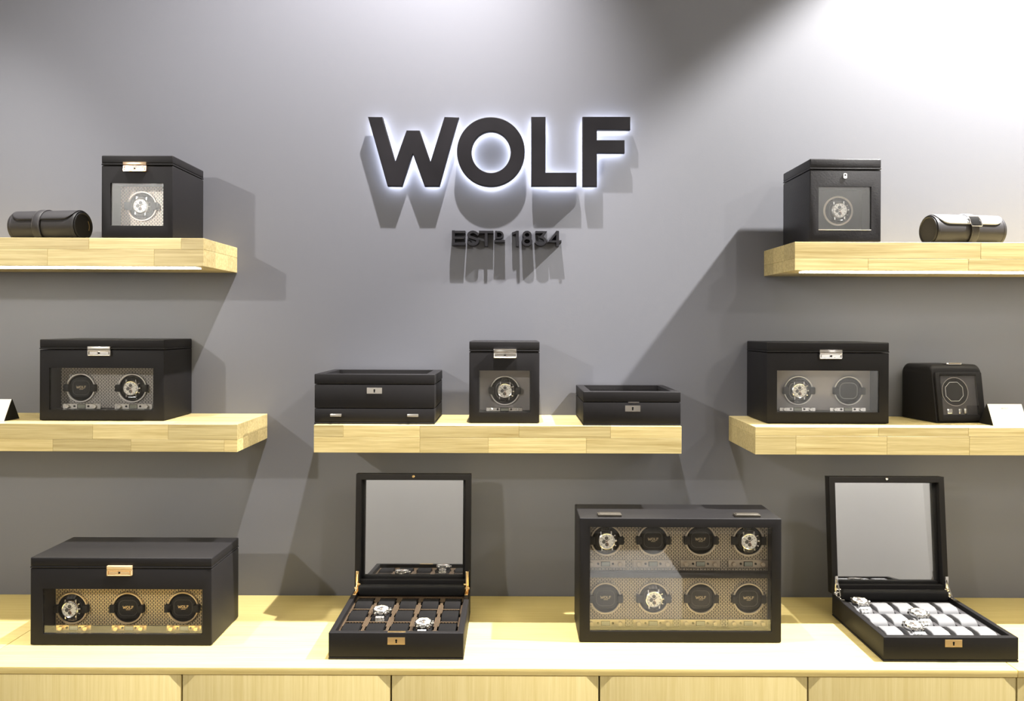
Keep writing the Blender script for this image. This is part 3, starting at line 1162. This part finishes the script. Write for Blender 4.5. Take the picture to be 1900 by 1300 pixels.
# slanted single winder on the right
th = math.radians(7.8)
ts = thing('watch_winder', 'small slanted black leather winder with rounded top and empty cuff', 'watch winder', (1.0405, -0.064, ZSM - 0.0003), th)
hw = 0.0635
# side profile: upright slant, large rounded front edge, smaller rounded back edge
fa = math.pi - math.atan2(0.116, 0.0173)          # direction angle of the slanted front
prof = [(-0.0718, 0.0014), (-0.0718, 0.006)]
rf, cyf, czf = 0.014, -0.0393, 0.1210
for q in range(0, 8):
    aa = math.radians(172 - q * (172 - 90) / 7)
    prof.append((cyf + rf * math.cos(aa), czf + rf * math.sin(aa)))
rb, cyb, czb = 0.014, 0.0445, 0.1208
for q in range(0, 7):
    aa = math.radians(90 - q * 90 / 6)
    prof.append((cyb + rb * math.cos(aa), czb + rb * math.sin(aa)))
prof.append((0.0585, 0.0014))
# rounded side corners: the profile is swept across x with inset rings at the ends
bm = bmesh.new()
rings = []
cx_, cz_ = -0.01, 0.06
RS = 0.011
side = [(-hw + RS * (1 - math.cos(math.radians(q))), RS * (1 - math.sin(math.radians(q)))) for q in range(0, 91, 15)]
for x, ins in side + [(-x_, i_) for x_, i_ in reversed(side)]:
    ring = []
    for (y, z) in prof:
        zz = z - ins * max(0.0, min(1.0, (z - 0.085) / 0.045))
        ring.append(bm.verts.new((x, y, zz)))
    rings.append(ring)
for a, b in zip(rings[:-1], rings[1:]):
    for i in range(len(prof)):
        j = (i + 1) % len(prof)
        bm.faces.new((a[i], a[j], b[j], b[i]))
bm.faces.new(rings[0][::-1])
bm.faces.new(rings[-1])
body_me = None
# cut the window: the slanted front is replaced by a frame with an opening
slope = (0.0173 / 0.116)
bmesh.ops.recalc_face_normals(bm, faces=bm.faces)
obj('body', bm, M['leather'], ts)
# window recess built as a dark inset box standing in the slanted face
sl = math.atan(slope)
fm = Matrix.Translation((0, -0.0718, 0.006)) @ Matrix.Rotation(-sl, 4, 'X')   # z up the slanted face, -y out of it


def slanted(o):
    o.matrix_local = fm
    return o


wa, wb, wz0, wz1 = -0.0475, 0.0430, 0.0125, 0.1035
bm = bmesh.new()
FR = 0.010
add_box(bm, -hw + 0.004, wa, -0.0060, 0.0002, -0.002, 0.112, 0.0022)
add_box(bm, wb, hw - 0.004, -0.0060, 0.0002, -0.002, 0.112, 0.0022)
add_box(bm, wa - 0.004, wb + 0.004, -0.0060, 0.0002, -0.002, wz0, 0.0022)
add_box(bm, wa - 0.004, wb + 0.004, -0.0060, 0.0002, wz1, 0.1125, 0.0022)
slanted(obj('front_frame', bm, M['leather'], ts))
bm = bmesh.new()
add_box(bm, wa, wb, -0.0012, 0.0004, wz0, wz1)
slanted(obj('back_panel', bm, M['tray_grey'], ts))
bm = bmesh.new()
add_lathe(bm, [(RING_R - 0.0022, -0.0010), (RING_R - 0.0022, -0.0042), (RING_R - 0.0006, -0.0042), (RING_R, -0.0030), (RING_R, -0.0010)], (-0.012, 0, 0.0665), 'Y', 48, True)
slanted(obj('trim_ring', bm, M['chrome'], ts))
bm = bmesh.new()
add_lathe(bm, [(RING_R - 0.0024, -0.0010), (RING_R - 0.0024, -0.0022), (0.001, -0.0022)], (-0.012, 0, 0.0665), 'Y', 40)
slanted(obj('drum', bm, M['lining'], ts))
me = loops_mesh('cuff', [[(-0.010, -0.022), (0.010, -0.022), (0.022, -0.010), (0.022, 0.010), (0.010, 0.022), (-0.010, 0.022), (-0.022, 0.010), (-0.022, -0.010)]], 0.0006, 0.0004)
o = obj('cuff', me, M['lining'], ts)
o.matrix_local = fm @ Matrix.Translation((-0.014, -0.0032, 0.0665)) @ FRONT
bm = bmesh.new()
add_tube(bm, [(-0.014 + x, -0.0043, 0.0665 + z) for x, z in [(-0.010, -0.022), (0.010, -0.022), (0.022, -0.010), (0.022, 0.010), (0.010, 0.022), (-0.010, 0.022), (-0.022, 0.010), (-0.022, -0.010)]], 0.0007, 6, True)
slanted(obj('piping', bm, M['faint_ink'], ts))
for x, w_, mk in ((-0.030, 0.014, 'chrome'), (-0.004, 0.008, 'chrome'), (0.010, 0.007, 'steel')):
    slanted(obj('knob', box_bm(x - w_ / 2, x + w_ / 2, -0.0058, -0.001, 0.0150, 0.0270, 0.0015, 2), M[mk], ts))
slanted(obj('window_glass', box_bm(wa, wb, -0.0075 + 0.0005, -0.0062, wz0, wz1), M['pane'], ts))
bm = bmesh.new()
add_box(bm, -0.020, 0.020, -0.046, -0.030, 0.1345, 0.1395, 0.0015)
add_box(bm, -0.017, 0.017, -0.048, -0.044, 0.1335, 0.1380, 0.001, 1)
obj('clasp', bm, M['chrome'], ts)

# ------------------------------------------------------------------ closed watch boxes on the central shelf


def lock_plate(parent, x, y, z, w_, h_, mk, name='lock_plate'):
    me = loops_mesh(name, [rect(-w_ / 2, w_ / 2, -h_ / 2, h_ / 2)], 0.0006, 0.0003)
    o = obj(name, me, M[mk], parent)
    o.matrix_local = Matrix.Translation((x, y - 0.0007, z)) @ FRONT
    kh = loops_mesh('keyhole', [[(0.0021 * math.cos(math.radians(q)), 0.0014 + 0.0021 * math.sin(math.radians(q))) for q in range(-55, 236, 15)] + [(-0.0016, -0.0040), (0.0016, -0.0040)]], 0.0004)
    obj('keyhole', kh, M['dark'], o, loc=(0, 0, 0.0008))
    return o


def framed_lid(parent, hw, hd, z0, z1, fr, sunk):
    """lid with a sunken glass top inside a raised frame"""
    bm = bmesh.new()
    t_ = bmesh.new()
    add_pocket(t_, -hw, hw, 0, z1 - z0, -hd, hd, -hw + fr, hw - fr, -hd + fr, hd - fr, sunk + 0.004, 0.0018)
    # pocket opens towards -y; turn it so that it opens upwards
    merge(bm, t_, Matrix.Translation((0, 0, z1)) @ Matrix.Rotation(-PI / 2, 4, 'X'))
    o = obj('lid', bm, M['leather'], parent)
    obj('lid_glass', box_bm(-hw + fr + 0.0004, hw - fr - 0.0004, -hd + fr + 0.0004, hd - fr - 0.0004, z1 - sunk - 0.0022, z1 - sunk), M['pane'], o)
    return o


def px_z(px, py, Y, zb):
    return at(px, py, Y).z - zb


# left: ten piece box with a drawer
Yt = 1.8518
x0, x1, zt = -0.445, -0.1733, ZC - 0.1090
bl = thing('watch_box', 'black leather watch box with a drawer and two pulls on the central shelf', 'watch box', ((x0 + x1) / 2, Yt - D + 0.0985, ZSM))
hw, hd = (x1 - x0) / 2, 0.0985
zl = px_z(700, 713, Yt, ZSM)
zdr = px_z(700, 757.5, Yt, ZSM)
obj('body', box_bm(-hw + 0.0005, hw - 0.0005, -hd, hd, zdr + 0.0006, zl - 0.0006, 0.0016), M['leather'], bl)
bm = bmesh.new()
add_box(bm, -hw + 0.0005, hw - 0.0005, -hd, hd, 0.0045, zdr - 0.0006, 0.0014)
add_box(bm, -hw, hw, -hd - 0.0005, hd, 0.0, 0.0040, 0.0012)
dr = obj('drawer', bm, M['leather'], bl)
for px in (624.8, 767):
    x = at(px, 771, Yt).x - bl.location.x
    bm = bmesh.new()
    add_box(bm, x - 0.0125, x + 0.0125, -hd - 0.0105, -hd - 0.0075, 0.0175, 0.0240, 0.0012)
    add_box(bm, x - 0.0110, x - 0.0080, -hd - 0.0085, -hd + 0.0002, 0.0185, 0.0230)
    add_box(bm, x + 0.0080, x + 0.0110, -hd - 0.0085, -hd + 0.0002, 0.0185, 0.0230)
    obj('pull', bm, M['steel'], dr)
framed_lid(bl, hw, hd, zl + 0.0006, zt - ZSM, 0.020, 0.009)
v = at(695, 724.5, Yt)
lock_plate(bl, v.x - bl.location.x, -hd, v.z - ZSM, 0.0335, 0.0128, 'steel')

# right: low box
Yt = 1.8405
x0, x1, zt = 0.160, 0.3785, ZC - 0.1455
br_ = thing('watch_box', 'low black leather watch box with chrome lock on the central shelf', 'watch box', ((x0 + x1) / 2, Yt - D + 0.105, ZSM))
hw, hd = (x1 - x0) / 2, 0.105
zl = px_z(1173, 746, Yt, ZSM)
bm = bmesh.new()
add_box(bm, -hw, hw, -hd, hd, 0.0045, zl - 0.0006, 0.0014)
add_box(bm, -hw, hw, -hd - 0.0005, hd, 0.0, 0.0040, 0.0012)
obj('body', bm, M['leather'], br_)
framed_lid(br_, hw, hd, zl + 0.0006, zt - ZSM, 0.018, 0.008)
v = at(1174, 757.5, Yt)
lock_plate(br_, v.x - br_.location.x, -hd, v.z - ZSM, 0.0335, 0.0130, 'chrome')
v = at(1176, 746.3, Yt)
obj('hasp', box_bm(v.x - br_.location.x - 0.012, v.x - br_.location.x + 0.012, -hd - 0.0008, -hd + 0.001, zl - 0.0012, zl + 0.0004), M['chrome'], br_)


# ------------------------------------------------------------------ open cases with pillows
def pillow_mesh(m):
    """rounded cushion, x 40 mm wide, y 72 mm long, 38 mm high; origin at its base centre"""
    me = loops_mesh('watch_pillow', [rrect(-0.0270, 0.0270, -0.0160, 0.0160, 0.0140, 6)], 0.0158, 0.0022, 2)
    b = bmesh.new()
    b.from_mesh(me)
    bpy.data.meshes.remove(me)
    # local x -> world y, local y -> world z, local z -> world x
    mtx = Matrix(((0, 0, 1, 0), (1, 0, 0, 0), (0, 1, 0, 0.0182), (0, 0, 0, 1)))
    bmesh.ops.transform(b, matrix=mtx, verts=b.verts)
    return mesh_of('watch_pillow', b, m)


def open_case(label, x0, x1, Yf, Yb, h, lid_top_px, pillow_m, tray_m, metal, watches, desc, lean, spare=0.0):
    cx = (x0 + x1) / 2
    yf, yb = Yf - D, Yb - D
    cy = (yf + yb) / 2
    t = thing('open_watch_case', label, 'watch case', (cx, cy, ZT + 0.0002))
    hw, hd = (x1 - x0) / 2, (yb - yf) / 2
    # body with a pocket that opens upwards
    tb = bmesh.new()
    r = 0.0115
    add_pocket(tb, -hw, hw, 0, h - 0.0045, -hd, hd, -hw + r, hw - r, -hd + r, hd - r, h - 0.012, 0.0016)
    bm = bmesh.new()
    merge(bm, tb, Matrix.Translation((0, 0, h)) @ Matrix.Rotation(-PI / 2, 4, 'X'))
    add_box(bm, -hw - 0.0002, hw + 0.0002, -hd - 0.0004, hd, 0.0, 0.0040, 0.0012)
    obj('body', bm, M['leather'], t)
    # slotted tray with fifteen openings
    ix0, ix1 = -hw + r, hw - r
    iy0, iy1 = -hd + r, hd - r - 0.022
    cols, rows = 5, 3
    pxw = (ix1 - spare - ix0) / cols
    pyw = (iy1 - iy0) / rows
    loops = [rect(ix0 + 0.0003, ix1 - 0.0003, iy0 + 0.0003, hd - r - 0.0003)]
    cells = []
    for j in range(rows):
        for i in range(cols):
            ax, ay = ix0 + pxw * (i + 0.5), iy0 + pyw * (j + 0.5)
            cells.append((i, j, ax, ay))
            x_, y_, n_, q_ = 0.0192, pyw / 2 - 0.0022, 0.0026, 0.011
            loops.append([(ax + a, ay + b) for a, b in ((-x_, -y_), (x_, -y_), (x_, -q_), (x_ + n_, -q_), (x_ + n_, q_), (x_, q_), (x_, y_), (-x_, y_), (-x_, q_), (-x_ - n_, q_), (-x_ - n_, -q_), (-x_, -q_))])
    me = loops_mesh('tray', loops, 0.001)
    o = obj('tray', me, M[tray_m], t, loc=(0, 0, h - 0.0105))
    # lower bars between neighbouring pillows (notches of the tray)
    pm = PIL[pillow_m]
    for (i, j, ax, ay) in cells:
        p = bpy.data.objects.new('watch_pillow', pm)
        C.objects.link(p)
        p.location = (cx + ax, cy + ay, ZT + 0.0128)
        rw = ('front', 'middle', 'back')[j]
        cl = ('leftmost', 'second from left', 'third from left', 'fourth from left', 'rightmost')[i]
        tag(p, f'{desc[0]} watch pillow, {cl}, {rw} row of {desc[1]}', 'pillow', f'{desc[0]} pillows in the {desc[1]}')
        if (i, j) in watches:
            mt = Matrix.Translation((cx + ax, cy + ay, ZT + 0.0128 + 0.0364 + 0.0072)) @ Matrix.Rotation(watches[(i, j)][1], 4, 'Z') @ Matrix.Rotation(math.radians(-87), 4, 'X')
            place_watch(1, mt, watches[(i, j)][0], 'steel chronographs in the open cases')
    # padded rail at the back
    bm = bmesh.new()
    add_box(bm, -hw + r + 0.0005, hw - r - 0.0005, hd - r - 0.018, hd - r - 0.0005, h - 0.009, h + 0.0165, 0.007, 5)
    obj('padded_rail', bm, M['lining'], t)
    # lid
    ztop = at(950, lid_top_px, Yb + 0.01).z
    LH = (ztop - ZT - h) / math.cos(lean)
    fr, fb = 0.0118, 0.0200
    tb = bmesh.new()
    me = loops_mesh('lid', [rect(-hw + 0.0015, hw - 0.0015, 0.0015, LH - 0.0015), rect(-hw + fr, hw - fr, fb, LH - fr)], 0.0125, 0.0015, 2)
    lid = obj('lid', me, M['leather'], t)
    lid.matrix_local = Matrix.Translation((0, hd - 0.004, h)) @ Matrix.Rotation(-lean, 4, 'X') @ Matrix.Translation((0, 0.0145, 0.0006)) @ FRONT
    inv = FRONT.inverted()
    lb = lambda *a, **k: box_bm(*a, **k)

    def lidpart(nm, bm_, m_):
        bmesh.ops.transform(bm_, matrix=inv, verts=bm_.verts)
        return obj(nm, bm_, M[m_], lid)
    # stepped inner frame that holds the glass
    bm = bmesh.new()
    s = 0.0075
    add_box(bm, -hw + fr - 0.001, -hw + fr + s, 0.000, 0.008, fb - 0.001, LH - fr + 0.001, 0.0008)
    add_box(bm, hw - fr - s, hw - fr + 0.001, 0.000, 0.008, fb - 0.001, LH - fr + 0.001, 0.0008)
    add_box(bm, -hw + fr, hw - fr, 0.000, 0.008, LH - fr - s * 0.5, LH - fr + 0.001, 0.0008)
    add_box(bm, -hw + fr, hw - fr, 0.000, 0.008, fb - 0.001, fb + s, 0.0008)
    lidpart('inner_frame', bm, 'lining')
    lidpart('lid_glass', lb(-hw + fr + 0.001, hw - fr - 0.001, 0.0085, 0.0105, fb + 0.001, LH - fr - 0.001), 'lid_pane')
    bm = bmesh.new()
    add_lathe(bm, [(0.0032, -0.0140), (0.0032, -0.0165), (0.0018, -0.0178)], (0, 0, LH - fr * 0.42), 'Y', 16)
    lidpart('catch_stud', bm, metal)
    # hinges
    for s in (-1, 1):
        bm = bmesh.new()
        hx = s * (hw - 0.0075)
        add_box(bm, hx - 0.0035, hx + 0.0035, hd - 0.0085, hd - 0.0050, h + 0.0008, h + 0.044, 0.0012)
        add_box(bm, hx - 0.0042, hx + 0.0042, hd - 0.045, hd - 0.004, h - 0.0004, h + 0.0014, 0.0006, 1)
        add_lathe(bm, [(0.0036, -0.006), (0.0036, 0.006)], (hx, hd - 0.009, h + 0.004), 'X', 12)
        add_lathe(bm, [(0.0024, -0.0045), (0.0024, 0.0045)], (hx - s * 0.003, hd - 0.012, h + 0.014), 'X', 10)
        add_tube(bm, [(hx, hd - 0.0085, h + 0.036), (hx - s * 0.001, hd - 0.016, h + 0.024), (hx, hd - 0.030, h + 0.004)], 0.0014, 8)
        obj('hinge', bm, M[metal], t)
    # lock
    return t, hw, hd


PIL = {k: pillow_mesh(M[k]) for k in ('suede', 'pale_leather')}
t, hw, hd = open_case('open black leather case with gold slotted tray and black pillows', -0.3685, -0.0958, 1.660, 1.9375, 0.0540, 881, 'suede', 'slot_tray', 'gold',
                      {(1, 1): ('steel chronograph on the second middle row pillow of the gold trayed open case', 0.03),
                       (3, 0): ('steel chronograph on the front row pillow of the gold trayed open case', -0.02)},
                      ('black suede', 'gold trayed open case'), math.radians(3))
v = at(735.5, 1188.5, 1.66)
lock_plate(t, v.x - t.location.x, -hd, v.z - ZT, 0.0345, 0.0135, 'gold')
v = at(735.5, 1174.5, 1.66)
obj('lock_strike', box_bm(v.x - t.location.x - 0.018, v.x - t.location.x + 0.018, -hd + 0.002, -hd + 0.009, 0.0538, 0.0548, 0.0003, 1), M['gold'], t)

t, hw, hd = open_case('open black leather case with pale grey pillows at the right end of the counter', 0.7517, 1.0240, 1.6575, 1.925, 0.0500, 884, 'pale_leather', 'tray_grey', 'chrome',
                      {(0, 2): ('steel chronograph at the back left of the grey pillowed open case', 0.0),
                       (2, 1): ('steel chronograph in the middle row of the grey pillowed open case', 0.0),
                       (1, 0): ('steel chronograph in the front row of the grey pillowed open case', 0.0)},
                      ('pale grey', 'grey pillowed open case'), math.radians(5), 0.010)
v = at(1769, 1193, 1.6575)
lock_plate(t, v.x - t.location.x, -hd, v.z - ZT, 0.0340, 0.0140, 'gold')


# ------------------------------------------------------------------ watch rolls
def watch_roll(label, loc, rotz, length, strap_x, buckle, r=0.0350, flap='roll_leather'):
    t = thing('watch_roll', label, 'watch roll', loc, rotz)
    L = length / 2
    bm = bmesh.new()
    add_lathe(bm, [(r - 0.003, -L + 0.001), (r - 0.0006, -L), (r, -L + 0.0015), (r, -L + 0.006), (r - 0.0008, -L + 0.007), (r - 0.0008, L - 0.007), (r, L - 0.006), (r, L - 0.0015), (r - 0.0006, L), (r - 0.003, L - 0.001)], (0, 0, r), 'X', 48)
    obj('body', bm, M['roll_leather'], t)
    for s in (-1, 1):
        bm = bmesh.new()
        add_lathe(bm, [(r - 0.0030, s * (L - 0.002)), (r - 0.0032, s * (L + 0.0022)), (r - 0.0046, s * (L + 0.0028)), (r - 0.0062, s * (L + 0.0020)), (r - 0.0070, s * (L + 0.0006))], (0, 0, r), 'X', 40)
        obj('end_cap', bm, M['roll_leather'], t)
    # flap: shell over the top, ending on the front with rounded corners
    bm = bmesh.new()
    nx, na = 28, 22
    grid = []
    for i in range(nx + 1):
        u = i / nx
        x = -L + 0.004 + (2 * L - 0.008) * (0.5 - 0.5 * math.cos(PI * u))
        edge = L - 0.004 - abs(x)
        rc = 0.026
        k = 0.0 if edge >= rc else 1 - math.sqrt(max(0.0, 1 - ((rc - edge) / rc) ** 2))
        a_end = 20 + k * 44
        col = []
        for j in range(na + 1):
            a = math.radians(a_end + (190 - a_end) * j / na)
            rr = r + 0.0022
            col.append(bm.verts.new((x, -rr * math.cos(a), r + rr * math.sin(a))))
        grid.append(col)
    for i in range(nx):
        for j in range(na):
            bm.faces.new((grid[i][j], grid[i + 1][j], grid[i + 1][j + 1], grid[i][j + 1]))
    o = obj('flap', bm, M[flap], t)
    md = o.modifiers.new('thick', 'SOLIDIFY')
    md.thickness = 0.0018
    md.offset = -1
    # strap: one band, or two bands meeting under the buckle
    sw = 0.0095

    def band(a0, a1, lift, tip):
        bm = bmesh.new()
        cols = []
        n = 40
        for j in range(n + 1):
            a = math.radians(a0 + (a1 - a0) * j / n)
            rr = r + lift
            q_ = min(1.0, math.sqrt(max(0.0, 1 - max(0.0, 1 - j / 5.0) ** 2)) + 0.25) if tip else 1.0
            cols.append([bm.verts.new((strap_x + e * sw * q_, -q * math.cos(a), r + q * math.sin(a))) for e, q in ((-1, rr - 0.002), (-1, rr - 0.0004), (-0.9, rr), (0.9, rr), (1, rr - 0.0004), (1, rr - 0.002))])
        for j in range(n):
            for k in range(6):
                l = (k + 1) % 6
                bm.faces.new((cols[j][k], cols[j + 1][k], cols[j + 1][l], cols[j][l]))
        bm.faces.new(cols[0])
        bm.faces.new(cols[-1][::-1])
        for v in bm.verts:
            if v.co.z < 0.0006:
                v.co.z = 0.0006
        return bm
    if buckle:
        st = obj('strap', band(-72, 30, 0.0040, True), M['roll_leather'], t)
        up = obj('strap', band(26, 190, 0.0048, False), M[flap], t)
        up['label'] = 'pale upper strap'
        o['label'] = 'pale grey flap'
    else:
        st = obj('strap', band(-72, 190, 0.0046, True), M['roll_leather'], t)
    bm = bmesh.new()
    for e in (-0.82, 0.82):
        for j in range(4, 40):
            a0, a1 = math.radians(-60 + 240 * j / 42), math.radians(-60 + 240 * (j + 0.6) / 42)
            rr = r + 0.0047
            add_tube(bm, [(strap_x + e * sw, -rr * math.cos(a0), r + rr * math.sin(a0)), (strap_x + e * sw, -rr * math.cos(a1), r + rr * math.sin(a1))], 0.00025, 4)
    obj('stitching', bm, M['stitch'], st)
    if buckle:
        bm = bmesh.new()
        pts = []
        for (x, a) in ((-0.0135, 46), (0.0125, 46), (0.0135, 30), (0.0135, 14), (0.0125, 10), (-0.0125, 10), (-0.0135, 14), (-0.0135, 30)):
            rr = r + 0.0075
            aa = math.radians(a)
            pts.append((strap_x + x, -rr * math.cos(aa), r + rr * math.sin(aa)))
        add_tube(bm, pts, 0.0014, 8, True)
        obj('buckle', bm, M['chrome'], t)
        bm = bmesh.new()
        cols = []
        for j in range(8):
            aa = math.radians(14 + 30 * j / 7)
            rr = r + 0.0078
            cols.append([bm.verts.new((strap_x + e * 0.0112, -(q) * math.cos(aa), r + q * math.sin(aa))) for e, q in ((-1, rr - 0.002), (-1, rr), (1, rr), (1, rr - 0.002))])
        for a, b in zip(cols[:-1], cols[1:]):
            for k in range(4):
                bm.faces.new((a[k], b[k], b[(k + 1) % 4], a[(k + 1) % 4]))
        bm.faces.new(cols[0])
        bm.faces.new(cols[-1][::-1])
        obj('strap_keeper', bm, M['gloss_black'], t)
    return t


M['gloss_black'] = plain('glossy_black', (0.012, 0.012, 0.012), 0.15, 0, 0.6)
rl = watch_roll('black leather watch roll with plain strap on the upper left shelf', (-1.0765, -0.140, ZC + 0.1935), math.radians(-9), 0.168, -0.009, False, 0.0345)
# small gold print round the right end cap
bm = bmesh.new()
for k in range(9):
    a = math.radians(-20 + 7 * k)
    add_box(bm, 0.0844, 0.0850, 0.021 * math.cos(a) - 0.0006, 0.021 * math.cos(a) + 0.0006, 0.0345 + 0.021 * math.sin(a) - 0.0010, 0.0345 + 0.021 * math.sin(a) + 0.0010)
obj('gold_print', bm, M['gold_print'], rl)
watch_roll('black leather watch roll with pale flap and chrome buckle on the upper right shelf', (1.049, -0.140, ZC + 0.1900), math.radians(9), 0.174, 0.004, True, 0.0350, 'pale_flap')


# ------------------------------------------------------------------ cards on black wedges
def card_stand(label, x0, x1, Y0, z, lean_dy, hh, text):
    t = thing('card_stand', label, 'card', ((x0 + x1) / 2, Y0 - D, z))
    hw = (x1 - x0) / 2
    me = bmesh.new()
    tri = [(0.0040, 0.0), (lean_dy + 0.0020, hh - 0.0004), (lean_dy + 0.0055, hh), (0.062, 0.0)]
    a = [me.verts.new((-hw + 0.0006, y, zz)) for y, zz in tri]
    b = [me.verts.new((hw - 0.0006, y, zz)) for y, zz in tri]
    for i in range(4):
        j = (i + 1) % 4
        me.faces.new((a[i], a[j], b[j], b[i]))
    me.faces.new(a[::-1])
    me.faces.new(b)
    obj('wedge', me, M['lining'], t)
    L = math.hypot(lean_dy, hh)
    ang = math.atan2(lean_dy, hh)
    mt = Matrix.Translation((0, 0, 0.0005)) @ Matrix.Rotation(-ang, 4, 'X')
    o = obj('card', box_bm(-hw, hw, 0.0, 0.0022, 0.0004, L, 0.0003, 1), M['card'], t)
    o.matrix_local = mt
    if text:
        b1 = bmesh.new()
        k = 0.0175 / 489.0
        for loops in GLYPHS:
            loops2 = [inset(loops[0], 9)] + [inset(l, -9) for l in loops[1:]]
            m2 = loops_mesh('print', [[((x - 926) * k, (282 - y) * k) for x, y in lp] for lp in loops2], 0.0)
            tb = bmesh.new()
            tb.from_mesh(m2)
            bpy.data.meshes.remove(m2)
            merge(b1, tb, Matrix.Translation((-0.003, -0.0002, L * 0.80)) @ FRONT)
        obj('logo_print', b1, M['ink'], o)
        b2 = bmesh.new()
        for q in range(8):
            xx = -0.011 + q * 0.0027
            add_quad(b2, xx, xx + 0.0018, L * 0.43, L * 0.43 + 0.0020, -0.0002)
        obj('small_print', b2, M['faint_ink'], o)
    return t


card_stand('blank white card on a black wedge at the left end of the middle left shelf', -1.2345, -1.157, 1.871, ZC - 0.2205, 0.029, 0.0475, False)
card_stand('white printed card on a black wedge beside the slanted winder', 1.0925, 1.1705, 1.862, ZC - 0.2220, 0.025, 0.0470, True)
